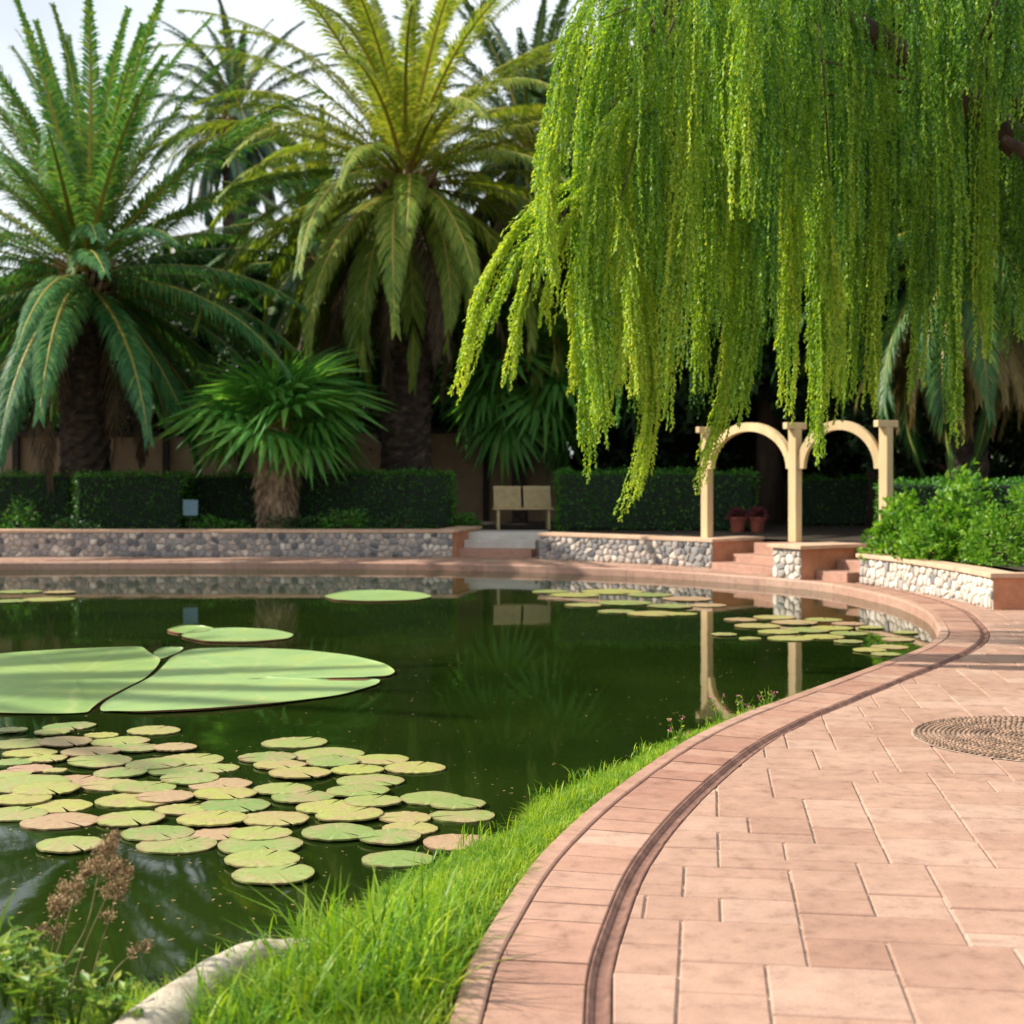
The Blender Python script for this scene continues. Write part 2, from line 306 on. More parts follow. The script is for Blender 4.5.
def sdist(P):
    P = np.atleast_2d(P); out = np.empty(len(P)); idx = np.empty(len(P), int)
    for a in range(0, len(P), 2000):
        d = P[a:a + 2000, None, :] - C[None]; q = (d ** 2).sum(2); i = q.argmin(1); idx[a:a + 2000] = i
        dd = P[a:a + 2000] - C[i]; out[a:a + 2000] = (dd * N_[i]).sum(1)
        far = np.sqrt(q.min(1)); out[a:a + 2000] = np.sign(out[a:a + 2000]) * np.maximum(np.abs(out[a:a + 2000]), far * .999)
    return out, idx
# ------------------------------------------------------------------ ground, beds, water
cc = np.array([-5.0, 11.5])
def ring_sheet(name, offs, z, mat, scale_out=None):
    s = np.arange(0, TOT, .25); inner = cpos(s, offs); n = len(s)
    rings = [inner]
    for k in scale_out: rings.append(cc + (inner - cc) / np.linalg.norm(inner - cc, axis=1)[:, None] * (np.linalg.norm(inner - cc, axis=1)[:, None] + k))
    co = np.concatenate([np.c_[r_, np.full(n, z)] for r_ in rings]); f = []
    for q in range(len(rings) - 1):
        a = np.arange(n) + q * n; b = (np.arange(n) + 1) % n + q * n; f.append(np.stack([a, b, b + n, a + n], 1))
    o = link(name, np_mesh(name, co, np.concatenate(f), mat)); return tag(o, kind='structure')
ring_sheet('ground', .06, -.03, M['soil'], [4, 20, 60, 200, 900])
ring_sheet('paving_bed', .478, -.0095, M['mortar'], [3, 9, 14])
co = np.c_[cpos(np.arange(0, TOT, .5), .05), np.full(len(np.arange(0, TOT, .5)), WZ)]
wat = link('pond_water', np_mesh('pond_water', co, np.arange(len(co))[None, :], M['water'])); tag(wat, kind='structure')
# ------------------------------------------------------------------ paving: ashlar slabs clipped along the drain channel
def clip_half(poly, p0, n, off):
    out = []; k = len(poly)
    for i in range(k):
        a, b = poly[i], poly[(i + 1) % k]; da = (a - p0) @ n - off; db = (b - p0) @ n - off
        if da >= 0: out.append(a)
        if da * db < 0: out.append(a + (b - a) * (da / (da - db)))
    return out
ANG = R(7.9); ux = np.array([math.cos(ANG), -math.sin(ANG)]); uy = np.array([math.sin(ANG), math.cos(ANG)])
u = .138; GX, GY = 204, 204; org = np.array([-16.5, 2.2]) 
occ = np.zeros((GX, GY), bool); own = np.full((GX + 9, GY), -1); tiles = []
for j in range(GY):
    i = 0
    while i < GX:
        if occ[i, j]: i += 1; continue
        run = 0
        while i + run < GX and not occ[i + run, j] and run < 8: run += 1
        opts = [(w, h) for w, h, k in ((4, 2, 6), (3, 2, 5), (3, 3, 2), (5, 2, 2), (4, 3, 1), (2, 2, 3), (2, 3, 1), (3, 1, 1), (4, 1, 1)) for _ in range(k)
                if w <= run and (run - w == 0 or run - w >= 2) and j + h <= GY]
        if j:
            o2 = [o_ for o_ in opts if own[i + o_[0], j - 1] == own[i + o_[0] - 1, j - 1] and own[i + o_[0], j - 1] >= 0]
            if o2: opts = o2
        w, h = random.choice(opts) if opts else (min(run, 3), 1)
        while occ[i:i + w, j:j + h].any(): h -= 1
        occ[i:i + w, j:j + h] = True; own[i:i + w, j:j + h] = len(tiles); tiles.append((i, j, w, h)); i += w
pm = MB(); GD = .475
quads = []
for (i, j, w, h) in tiles:
    quads.append([org + ux * (a * u) + uy * (b * u) for a, b in ((i, j), (i + w, j), (i + w, j + h), (i, j + h))])
Q = np.array(quads); cen = Q.mean(1)
dc, ic = sdist(cen); near = dc > -.6
keep = near & (cen[:, 1] < 27.5) & (cen[:, 0] > -14.5) & (cen[:, 0] < 11.5) & (dc > -.5)
for q, c, d, ii in zip(Q[keep], cen[keep], dc[keep], ic[keep]):
    poly = list(q)
    if d < 1.0:
        dv, _ = sdist(q)
        if dv.min() < GD: poly = clip_half(poly, C[ii], N_[ii], GD)
    if len(poly) < 3: continue
    poly = np.array(poly); g = poly.mean(0); ar = .5 * abs(np.dot(poly[:, 0], np.roll(poly[:, 1], 1)) - np.dot(poly[:, 1], np.roll(poly[:, 0], 1)))
    if ar < .004: continue
    def inset(dd):
        k = len(poly); out = []
        for a in range(k):
            e0 = poly[a] - poly[a - 1]; e1 = poly[(a + 1) % k] - poly[a]
            e0 = e0 / (np.linalg.norm(e0) + 1e-9); e1 = e1 / (np.linalg.norm(e1) + 1e-9)
            n0 = np.array([-e0[1], e0[0]]); n1 = np.array([-e1[1], e1[0]])
            if (g - poly[a]) @ n0 < 0: n0 = -n0
            if (g - poly[a]) @ n1 < 0: n1 = -n1
            bs_ = n0 + n1; bs_ = bs_ / max(.5, (bs_ @ bs_) / 2); out.append(poly[a] + bs_ * dd)
        return out
    tz = rng.normal(0, .0012); sx, sy = rng.normal(0, .002, 2)
    zz = lambda p, b: b + tz + (p - g) @ np.array([sx, sy])
    jw = .002 + .0015 * random.random()
    A0 = inset(jw); A1 = inset(jw + .002); A2 = inset(jw + .0065); k = len(poly); t = min(1, max(0, rng.normal(.5, .22)))
    vs = [(p[0], p[1], -.014) for p in A0] + [(p[0], p[1], zz(p, -.005)) for p in A1] + [(p[0], p[1], zz(p, 0.)) for p in A2]
    fs = [tuple(range(2 * k, 3 * k))]
    for a in range(k):
        b = (a + 1) % k; fs += [(a, b, k + b, k + a), (k + a, k + b, 2 * k + b, 2 * k + a)]
    pm.mesh(vs, fs, 0, t)
o = pm.build('paved_path', M['paver']); tag(o, kind='structure')
# coping: rounded rim slabs, brick band, drain channel
def strip_part(mb, s0, s1, prof, gap, m=0, t=.5, ds=.06):
    k = max(2, int(math.ceil((s1 - s0 - gap) / ds)) + 1); ss = np.linspace(s0 + gap / 2, s1 - gap / 2, k)
    pts = [cpos(ss, d) for d, z in prof]; n = len(prof); vs = []
    for a in range(k):
        for b, (d, z) in enumerate(prof): vs.append((pts[b][a][0], pts[b][a][1], z))
    fs = [(a * n + b, a * n + b + 1, (a + 1) * n + b + 1, (a + 1) * n + b) for a in range(k - 1) for b in range(n - 1)]
    fs += [tuple(range(n)), tuple(range((k - 1) * n, k * n))]
    mb.mesh(vs, fs, m, t)
rim = MB(); s = 0
while s < TOT:
    L = min(1.15 + random.random() * .3, TOT - s)
    e = rng.normal(0, .0012)
    strip_part(rim, s, s + L, [(.012, -.3), (.0, -.16), (.0, -.02), (.006, -.006 + e), (.018, .004 + e), (.088, .004 + e), (.095, .0 + e), (.097, -.012)], .004, 0, min(1, max(0, rng.normal(.72, .15)))); s += L
o = rim.build('pond_rim_kerb', M['coping']); tag(o, kind='structure')
band = MB(); s = 0
while s < TOT:
    L = .19 + random.random() * .06; e = rng.normal(0, .0015)
    strip_part(band, s, s + L, [(.102, -.014), (.103, -.004 + e), (.108, .0 + e), (.388, .0 + e), (.393, -.004 + e), (.394, -.02)], .007, 0, min(1, max(0, rng.normal(.5, .27)))); s += L
o = band.build('coping_brick_band', M['coping']); tag(o, kind='structure')
gut = MB()
strip_part(gut, 0, TOT, [(.394, -.028), (.399, -.003), (.407, -.006), (.418, -.021), (.446, -.023), (.458, -.010), (.464, -.003), (.473, -.004), (.476, -.028)], 0, 0, .5, .1)
o = gut.build('drain_channel', M['gutter'], smooth=True); tag(o, kind='structure')

# pebble mosaic disc
mc = Vector((3.13, 8.32, 0)); rm = .72
ico = bmesh.new(); bmesh.ops.create_icosphere(ico, subdivisions=1, radius=1); iv = np.array([v.co[:] for v in ico.verts]); iff = np.array([[v.index for v in f.verts] for f in ico.faces]); ico.free()
root = empty('pebble_mosaic', mc); tag(root, 'round inlaid disc of small brown pebbles in concentric rings on the pink paving', 'mosaic')
db = MB(); n = 64; ring_ = [(math.cos(2 * math.pi * k / n), math.sin(2 * math.pi * k / n)) for k in range(n)]
db.poly([(x * (rm + .012), y * (rm + .012), .004) for x, y in ring_]); db.build('mortar_disc', M['mortar'], root)
vs, fs, ti = [], [], []; nb = 0; rr_ = rm - .012
while rr_ > .02:
    k = int(2 * math.pi * rr_ / .034)
    lt = .5 + .35 * math.sin(rr_ * 34)
    for q in range(k):
        th = 2 * math.pi * (q + rng.random() * .3) / k
        sc = np.array([.0125, .0165, .011]) * rng.uniform(.8, 1.12, 3)
        v = iv * sc; c_, s_ = math.cos(th), math.sin(th)
        v = np.c_[v[:, 0] * c_ - v[:, 1] * s_ + rr_ * c_, v[:, 0] * s_ + v[:, 1] * c_ + rr_ * s_, v[:, 2] + .008]
        vs.append(v); fs.append(iff + nb); nb += len(v); ti += [min(1, max(0, lt + rng.normal(0, .25)))] * len(iff)
    rr_ -= .0285
link('pebbles', np_mesh('pebbles', np.concatenate(vs), np.concatenate(fs), M['pebble'], ti, smooth=True), root)

# ------------------------------------------------------------------ terrace (raised planted ground behind the walls)
TZ = .42
tp = [(-70, 26.1), (-1.2, 26.1), (-.75, 27.5), (.72, 27.4), (.78, 25.45), (1.75, 24.6), (2.65, 23.9), (3.35, 23.25), (4.35, 24.05), (5.55, 22.3), (5.95, 21.4),
      (5.2, 20.0), (5.4, 19.0), (5.6, 18.0), (5.75, 17.0), (5.8, 16.15), (7.5, 16.4), (70, 18), (70, 120), (-70, 120)]
o = link('terrace_ground', np_mesh('terrace_ground', [(x, y, TZ) for x, y in tp], np.arange(len(tp))[None, :], M['soil'])); tag(o, kind='structure')
def stone_wall(name, pts, H, label, thick=.42, cap_over=.03, ret=None, seed=1, end0=False, end1=False, tone=0.0, cmat='cap'):
    """front face along pts (left to right as seen from the pond), body behind"""
    rg = np.random.default_rng(seed)
    root = empty(name, (*pts[0], 0)); tag(root, label, 'garden wall', 'low stone walls round the pond')
    P = np.array(pts, float); d = np.linalg.norm(np.diff(P, axis=0), axis=1); S_ = np.concatenate([[0], np.cumsum(d)]); L = S_[-1]
    org_ = P[0].copy()
    def at(s, off):
        s = min(max(s, 0), L); i = min(np.searchsorted(S_, s, 'right') - 1, len(d) - 1); i = max(i, 0)
        p = P[i] + (P[i + 1] - P[i]) * (s - S_[i]) / d[i]
        # smooth tangent
        a = np.array([np.interp(s - .25, S_, P[:, 0]), np.interp(s - .25, S_, P[:, 1])]); b = np.array([np.interp(s + .25, S_, P[:, 0]), np.interp(s + .25, S_, P[:, 1])])
        t = (b - a) / np.linalg.norm(b - a); n = np.array([-t[1], t[0]])
        q = p + n * off - org_; return q, t, n
    k = max(3, int(L / .2) + 1); ss = np.linspace(0, L, k)
    body = MB()
    prof = [(0, -.02), (0, H - .05), (thick, H - .05), (thick, -.02)]
    vs = []
    for s in ss:
        for off, z in prof: q, _, _ = at(s, off); vs.append((q[0], q[1], z))
    fs = [(a * 4 + b, a * 4 + (b + 1) % 4, (a + 1) * 4 + (b + 1) % 4, (a + 1) * 4 + b) for a in range(k - 1) for b in range(3)]
    body.mesh(vs, fs)
    body.mesh([vs[0], vs[1], vs[2], vs[3]], [(0, 1, 2, 3)], 1 if end0 else 0); e = vs[-4:]; body.mesh(e, [(0, 1, 2, 3)], 1 if end1 else 0)
    body.build('wall_core', [M['wallmortar'], M['brick']], root)
    # rubble stones bulging out of the front face: irregular cells packed between mortar
    vs, f4, t4, caps_, tc_ = [], [], [], {}, []
    Hs = H - .055; g_ = .125; nx_ = max(2, int(L / g_)); nz_ = max(3, int(round(Hs / .105))); seeds = []
    for a in range(-1, nx_ + 1):
        for b_ in range(-1, nz_ + 1): seeds.append(((a + .5 + .5 * (b_ % 2) + rg.uniform(-.42, .42)) * L / nx_, (b_ + .5 + rg.uniform(-.40, .40)) * Hs / nz_))
    SD = np.array(seeds)
    for q_, c_ in enumerate(SD):
        if not (-.02 < c_[0] < L + .02 and -.02 < c_[1] < Hs + .02): continue
        poly = [np.array(v) for v in ((0., .0), (L, .0), (L, Hs), (0., Hs))]
        poly = [np.array([min(max(p[0], c_[0] - .2), c_[0] + .2), p[1]]) for p in poly]
        poly = [np.array([min(max(p[0], 0), L), p[1]]) for p in poly]
        near_ = np.argsort(((SD - c_) ** 2).sum(1))[1:15]
        for j in near_:
            n2_ = c_ - SD[j]; dd_ = np.linalg.norm(n2_); n2_ = n2_ / dd_; poly = clip_half(poly, (c_ + SD[j]) / 2, n2_, .007)
            if len(poly) < 3: break
        if len(poly) < 3: continue
        # round the cell: corner cutting
        for _ in range(2): poly = [p_ for i in range(len(poly)) for p_ in (poly[i] * .8 + poly[(i + 1) % len(poly)] * .2, poly[i] * .2 + poly[(i + 1) % len(poly)] * .8)]
        g2 = np.mean(poly, 0); kk = len(poly); base = len(vs); bul = rg.uniform(.018, .034); tv = min(1, max(0, rg.normal(.45 + tone, .26)))
        for lev, sc in ((0, 1.0), (.55, .95), (.9, .80), (1.0, .5)):
            for p in poly:
                p2 = g2 + (p - g2) * sc; q, t, n = at(float(p2[0]), 0); q = q - n * (-.002 + bul * lev); vs.append((q[0], q[1], max(.002, p2[1])))
        for lv in range(3):
            for a in range(kk): b_ = (a + 1) % kk; f4.append((base + lv * kk + a, base + lv * kk + b_, base + (lv + 1) * kk + b_, base + (lv + 1) * kk + a)); t4.append(tv)
        caps_.setdefault(kk, []).append(([base + 3 * kk + a for a in range(kk)], tv))
    fl = [np.array(f4)] + [np.array([c[0] for c in v]) for v in caps_.values()]; tt_ = t4 + [c[1] for v in caps_.values() for c in v]
    link('stone_facing', np_mesh('stone_facing', np.array(vs), fl, M['rubble'], tt_, smooth=True), root)
    # cap slabs
    cp = MB(); s = 0
    while s < L - .02:
        w = min(.55, L - s); 
        if L - s - w < .2: w = L - s
        kk = 4; sx_ = np.linspace(s + .003, s + w - .003, kk)
        if s == 0: sx_[0] = 0
        prof = [(-cap_over, H - .05), (-cap_over, H - .006), (-cap_over + .008, H), (thick + cap_over, H), (thick + cap_over, H - .05)]
        vs2 = []
        for a, s2 in enumerate(sx_):
            for off, z in prof:
                q, t, n = at(s2, off)
                if s == 0 and a == 0: q = q - t * cap_over
                if s + w >= L - 1e-4 and a == kk - 1: q = q + t * cap_over
                vs2.append((q[0], q[1], z))
        n5 = 5; fs2 = [(a * n5 + b, a * n5 + (b + 1) % n5, (a + 1) * n5 + (b + 1) % n5, (a + 1) * n5 + b) for a in range(kk - 1) for b in range(n5)]
        fs2 += [tuple(range(n5)), tuple(range((kk - 1) * n5, kk * n5))]
        cp.mesh(vs2, fs2, 0, rg.random()); s += w
    cp.build('cap_stone', M[cmat], root)
    return root
def brick_block(root, p0, p1, thick, H, name='brick_return', over=.03):
    """a brick faced return running from p0 back to p1, thick to its left (away from the opening)"""
    p0, p1 = Vector(p0), Vector(p1); d = (p1 - p0); L = d.length; ang = math.atan2(d.y, d.x); c = (p0 + p1) / 2
    n = Vector((-d.y, d.x)).normalized() * (thick / 2); c = c + n
    b = MB(); loc = Vector((root.location.x, root.location.y))
    b.box((c.x - loc.x, c.y - loc.y, (H - .05) / 2 - .01), (L, abs(thick), H - .05 + .02), ang)
    b.build(name, M['brick'], root)
    b = MB(); b.box((c.x - loc.x, c.y - loc.y, H - .025 + .001), (L + 2 * over - .03, abs(thick) + 2 * over, .049), ang, bev=.006); b.build('return_cap', M['cap'], root)
topf = []; caps = []
w1 = stone_wall('stone_wall', [(-14.5, 25.4), (-12, 25.65), (-9.4, 25.75), (-5, 25.76), (-1.09, 25.7)], .5, 'long low rubble stone wall left of the narrow steps, below the clipped hedges', seed=3)
brick_block(w1, (-1.03, 25.75), (-.62, 27.4), .4, .5)
w2 = stone_wall('stone_wall', [(.5, 25.15), (1.6, 24.35), (2.5, 23.62), (3.27, 22.9)], .47, 'curved rubble stone wall between the bench steps and the pergola steps', seed=5)
brick_block(w2, (3.31, 22.93), (4.25, 23.72), .4, .47)
w3 = stone_wall('stone_wall', [(4.92, 19.75), (5.17, 18.9), (5.34, 17.9), (5.46, 16.9), (5.5, 16.0)], .42, 'sunlit curved stone wall with broad cap in front of the leafy bushes', thick=.46, seed=8, end1=True, cap_over=.05, tone=.38)  # tone puts the sunlit brightness into the stone colour
# pier under the middle pergola post
e_ = Vector((.49, -.87)); n_ = Vector((.87, .49))
w4 = stone_wall('stone_pier', [(3.9, 20.9), (3.9 + e_.x * .62, 20.9 + e_.y * .62)], .5, 'short stone pier with brick side and flat cap under the middle pergola post', thick=1.15, cap_over=.07, seed=11, end0=True, end1=True, tone=.35)  # stones tinted lighter too, sunlight painted into them
w4['category'] = 'pier'
w4.name = 'stone_pier'
# steps
def flight(name, label, boxes, mats):
    c0 = boxes[0][0]; root = empty(name, (c0[0], c0[1], 0)); tag(root, label, 'steps', 'steps up from the pond')
    for (c, size, ang), mt in zip(boxes, mats):
        b = MB(); b.box((c[0] - c0[0], c[1] - c0[1], c[2]), size, ang, bev=.012); b.build('step', M[mt], root)
flight('garden_steps', 'narrow flight of steps between stone walls in front of the bench',
       [((-.3, 25.95, .07), (1.45, .5, .15), R(-12)), ((-.2, 26.35, .145), (1.35, .5, .29), R(-8)), ((-.05, 26.95, .205), (1.5, .9, .43), R(-5))], ['coping', 'palestep', 'palestep'])
ea = math.atan2(e_.y, e_.x)
def al(a, b): return (3.9 + e_.x * a + n_.x * b, 20.9 + e_.y * a + n_.y * b)
flight('garden_steps', 'pink steps on the left side of the stone pier', [((*al(-.93, .5), .05), (1.8, .5, .12), ea), ((*al(-.95, 1.0), .11), (1.85, .55, .24), ea), ((*al(-.95, 1.6), .195), (1.95, .8, .41), ea)], ['coping'] * 3)
flight('garden_steps', 'pink steps between the stone pier and the sunlit curved wall', [((*al(.98, .5), .065), (.66, .5, .15), ea), ((*al(.98, .9), .135), (.66, .5, .29), ea), ((*al(1.0, 1.5), .205), (.9, .9, .43), ea)], ['coping'] * 3)

# ------------------------------------------------------------------ leaf scatter
def leaf_quads(P, D, L, W, rg, tint, fold=0.0, up=None):
    """rhombic leaves; P base points, D unit directions, L, W arrays; returns verts, faces, tint"""
    n = len(P); r_ = rg.normal(size=(n, 3)) if up is None else up
    side = np.cross(D, r_); side /= np.linalg.norm(side, axis=1)[:, None] + 1e-9
    L = np.broadcast_to(L, (n,))[:, None]; W = np.broadcast_to(W, (n,))[:, None]
    a = P; b = P + D * L * .45 + side * W * .5; c = P + D * L; d = P + D * L * .45 - side * W * .5
    if fold:
        nn = np.cross(side, D); b = b + nn * W * fold; d = d + nn * W * fold
    co = np.stack([a, b, c, d], 1).reshape(-1, 3); f = np.arange(n * 4).reshape(n, 4); 
    return co, f, np.broadcast_to(tint, (n,))
def unit(v): return v / (np.linalg.norm(v, axis=-1, keepdims=True) + 1e-9)

def hedge(name, label, c, size, rz, mat='hedge', dens=900, leaf=.055, rnd=.045, cat='hedge', group='clipped hedges', seed=0):
    rg = np.random.default_rng(seed); root = empty(name, c, rz); tag(root, label, cat, group)
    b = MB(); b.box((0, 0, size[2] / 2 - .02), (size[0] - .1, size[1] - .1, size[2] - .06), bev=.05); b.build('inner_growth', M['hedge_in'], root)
    hx, hy, hz = size[0] / 2, size[1] / 2, size[2]
    faces = [((size[0] * hz), 'f'), (size[0] * hz * .4, 'k'), (size[0] * size[1], 't'), (size[1] * hz, 'l'), (size[1] * hz, 'r')]
    P, Nn = [], []
    for ar, k in faces:
        n = int(ar * dens); a = rg.uniform(-1, 1, n); bb = rg.uniform(-1, 1, n)
        if k in 'fk':
            sg = -1 if k == 'f' else 1; P.append(np.c_[a * hx, np.full(n, sg * hy), (bb + 1) / 2 * hz]); Nn.append(np.tile([0, sg, 0], (n, 1)))
        elif k == 't': P.append(np.c_[a * hx, bb * hy, np.full(n, hz)]); Nn.append(np.tile([0, 0, 1], (n, 1)))
        else:
            sg = -1 if k == 'l' else 1; P.append(np.c_[np.full(n, sg * hx), a * hy, (bb + 1) / 2 * hz]); Nn.append(np.tile([sg, 0, 0], (n, 1)))
    P = np.concatenate(P); Nn = np.concatenate(Nn).astype(float)
    lump = (np.sin(P[:, 0] * 5.1 + seed) * np.sin(P[:, 2] * 6.3 + 1) + np.sin(P[:, 0] * 11 + 2) * .5) * .02
    P = P + Nn * (rg.normal(0, rnd, len(P)) + lump - .04)[:, None]
    D = unit(Nn * .8 + rg.normal(size=P.shape) * .7); co, f, t = leaf_quads(P, D, leaf * rg.uniform(.7, 1.4, len(P)), leaf * .6, rg, np.clip(rg.normal(.5, .25, len(P)), 0, 1))
    link('leaves', np_mesh('leaves', co, f, M[mat], t), root); return root
def hpx(px0, px1, Y, ytop, label, name='clipped_hedge', depth=.8, z0=TZ, **k):
    x0, x1 = (px0 - 512) / F * Y, (px1 - 512) / F * Y; H = CZ - (ytop - HY) * Y / F - z0
    return hedge(name, label, ((x0 + x1) / 2, Y + depth / 2, z0), (x1 - x0, depth, H), 0, **k)
hpx(-60, 70, 28.0, 474, 'dark clipped hedge at the far left edge behind the stone wall', seed=1, dens=500)
hpx(73, 184, 27.3, 474, 'clipped hedge block in front of the big left palm, its top edge sunlit', seed=2, dens=600)
hpx(186, 300, 28.2, 475, 'dark hedge set back behind the small shaggy fan palm', seed=3, dens=500)
hpx(297, 453, 27.6, 472, 'long clipped hedge left of the slatted bench', seed=4, dens=600)
hpx(558, 757, 27.2, 472, 'clipped hedge right of the bench, behind the left pergola post', seed=5, dens=600)
hpx(800, 900, 29.5, 478, 'shaded hedge seen through the right pergola arch', seed=6, dens=400)
hedge('clipped_hedge', 'clipped hedge behind the broad leafed bushes by the curved wall', (7.9, 21.9, TZ), (4.2, .9, 1.0), R(-6), seed=7, dens=600)
hedge('clipped_hedge', 'yellow green clipped hedge at the right edge above the curved wall', (7.35, 18.1, TZ), (1.5, 1.3, .92), R(-8), mat='bushleaf', seed=8, dens=900, leaf=.06)
def bush(name, label, c, rad, n, leaf, mat, cat='bush', group=None, seed=0, hang=0.0, flowers=None):
    rg = np.random.default_rng(seed); root = empty(name, c); tag(root, label, cat, group)
    d = unit(rg.normal(size=(n, 3))); d[:, 2] = np.abs(d[:, 2]) * 1.0 - .05; lob = 1 + .18 * np.sin(d[:, 0] * 5 + seed) + .15 * np.sin(d[:, 1] * 6 + d[:, 2] * 5)
    rr = rg.uniform(.25, 1, n) ** .45 * lob
    P = d * rr[:, None] * np.array(rad); D = unit(d + rg.normal(size=P.shape) * .8 + np.array([0, 0, -hang]))
    co, f, t = leaf_quads(P, D, leaf * rg.uniform(.6, 1.3, n), leaf * .55, rg, np.clip(rg.normal(.5, .25, n), 0, 1), fold=.15)
    link('leaves', np_mesh('leaves', co, f, M[mat], t), root)
    st = MB()
    for k in range(7):
        a = rg.uniform(0, 6.28); q = Vector((math.cos(a) * rad[0] * .6, math.sin(a) * rad[1] * .6, rad[2] * .7)); st.tube([(0, 0, -.02), q * .5 + Vector((0, 0, .05)), q], [.02, .014, .006], 5)
    st.build('stem', M['bark'], root)
    if flowers:
        fm, nf, fs_ = flowers; k = rg.choice(n, nf); P2 = P[k] * 1.04; D2 = unit(rg.normal(size=P2.shape)); co, f, t = leaf_quads(P2, D2, fs_, fs_, rg, rg.random(nf)); link('blossoms', np_mesh('blossoms', co, f, M[fm], t), root)
    return root
B = lambda px, Y, z=TZ: ((px - 512) / F * Y, Y, z)
bush('leafy_bush', 'tall bright green broad leafed bush highest above the curved wall', B(958, 18.9), (.62, .55, 1.12), 1500, .13, 'bushleaf', seed=1, group='bushes above the curved wall')
bush('leafy_bush', 'bright green bush beside the right pergola post', B(905, 19.6), (.62, .5, .8), 1500, .11, 'bushleaf', seed=2, group='bushes above the curved wall')
bush('leafy_bush', 'small leafed bush spilling near the right end of the curved wall cap', B(1000, 17.6), (.55, .5, .72), 1700, .075, 'bushleaf', seed=3, group='bushes above the curved wall')
bush('leafy_bush', 'low green bush in the middle of the curved wall bed', B(935, 18.6), (.5, .42, .55), 1300, .09, 'bushleaf', seed=4, group='bushes above the curved wall')
bush('yellow_bush', 'bright yellow green bush rising behind the hedge at the trunk of the tall palm', B(372, 29, TZ + .5), (.42, .4, .75), 700, .09, 'yellowleaf', seed=5)
bush('flowering_bush', 'bush with pale white blossoms above the hedge right of the tall palm trunk', B(418, 29, TZ + .5), (.65, .4, .55), 700, .09, 'hedge', seed=6, flowers=('white_petal', 260, .09))
for i, (px, Y, w, h, lab) in enumerate([(20, 26.7, .55, .6, 'rounded dark shrub at the far left behind the wall'), (70, 26.5, .5, .28, 'low dark ground shrub left of the clipped hedge block'),
        (215, 26.6, .6, .3, 'low ground shrub beside the small blue grey sign'), (290, 26.6, .55, .34, 'low bush at the foot of the small fan palm'), (345, 26.6, .5, .5, 'dark shrub against the hedge left of the bench'),
        (400, 26.6, .55, .42, 'shrub at the wall top near the bench steps'), (465, 28.0, .4, .3, 'low grass like shrub just left of the bench')]):
    bush('garden_shrub', lab, B(px, Y), (w, .4, h), 700, .07, 'fan_dark' if i % 2 else 'hedge', seed=20 + i, group='low shrubs along the stone wall')
# flower pots
for i, px in enumerate((738, 757)):
    p = B(px, 26.6); root = empty('flower_pot', p); tag(root, ['left terracotta pot with dark red plant beside the pergola', 'right terracotta pot with dark red plant beside the pergola'][i], 'flower pot', 'terracotta pots by the pergola')
    b = MB(); b.tube([(0, 0, 0), (0, 0, .24), (0, 0, .241), (0, 0, .29)], [.11, .16, .18, .18], 20); b.build('pot', M['terracotta'], root, smooth=False)
    rg = np.random.default_rng(i); d = unit(rg.normal(size=(160, 3))); d[:, 2] = abs(d[:, 2]); co, f, t = leaf_quads(np.array([0, 0, .27]) + d * .1, unit(d + rg.normal(size=d.shape) * .3), .14, .05, rg, rg.random(160)); link('plant', np_mesh('plant', co, f, M['seed_red'], t), root)
# little sign
root = empty('garden_sign', B(191, 26.4)); tag(root, 'small blue grey panel on a post in front of the dark hedge', 'sign')
b = MB(); b.box((0, 0, .2), (.03, .03, .4)); b.build('post', M['darkwood'], root)
b = MB(); b.box((0, -.03, .47), (.28, .03, .30), bev=.008); b.build('panel', M['slate'], root)

# ------------------------------------------------------------------ bench
root = empty('slatted_bench', (0.22, 27.9, TZ), R(3)); tag(root, 'beige slatted double bench with two backrest panels at the top of the narrow steps', 'bench')
for sx in (-1, 1):
    b = MB()
    for k in range(11):
        x = sx * .30 - .25 + k * .05; b.box((x, .30, .64), (.040, .018, .46), rot=Matrix.Rotation(R(-32), 3, 'X'), bev=.003)
    b2 = MB()
    for z in (.44, .83): b2.box((sx * .30, .30 + (z - .64) * .625 + .018, z), (.56, .02, .045), rot=Matrix.Rotation(R(-32), 3, 'X'))
    bb = b.build('backrest', M['benchwood'], root); b2.build('rail', M['benchwood'], bb)
b = MB()
for k in range(8): b.box((0, -.26 + k * .068, .41), (1.2, .055, .022), bev=.003)
b.build('seat', M['benchwood'], root)
for x in (-.5, .5):
    for y, l in ((-.24, -.06), (.22, .08)):
        b = MB(); b.tube([(x, y + l, 0), (x, y, .40)], .026, 6); b.build('leg', M['benchwood'], root)

# ------------------------------------------------------------------ pergola
root = empty('timber_pergola', (4.3, 21.2, 0)); tag(root, 'pale timber pergola with curved braces standing over the pond steps', 'pergola')
o0 = Vector((4.3, 21.2, 0)); PL = A(707, 470, 23.5) - o0; PM = A(795, 470, 21.35) - o0; PR = A(886, 470, 20.35) - o0
ZT = 2.22
for p, zb in ((PL, .42), (PM, .5), (PR, .40)):
    b = MB(); b.box((p.x, p.y, (zb + ZT) / 2), (.15, .15, ZT - zb), R(-50), bev=.012); b.build('post', M['wood'], root)
def beam(p, q, w, h, z, ext=.2, name='beam'):
    d = Vector((q.x - p.x, q.y - p.y, 0)); L = d.length; d.normalize(); c = Vector((p.x + q.x, p.y + q.y, 0)) / 2
    b = MB(); b.box((c.x, c.y, z), (L + 2 * ext, w, h), math.atan2(d.y, d.x), bev=.01); b.build(name, M['wood'], root)
n3 = Vector((n_.x, n_.y, 0))
for p, off in ((PL, 0), (PM, 0), (PR, 0)): beam(p - n3 * .2, p + n3 * .2, .10, .10, ZT + .052, 0, 'cross_beam')
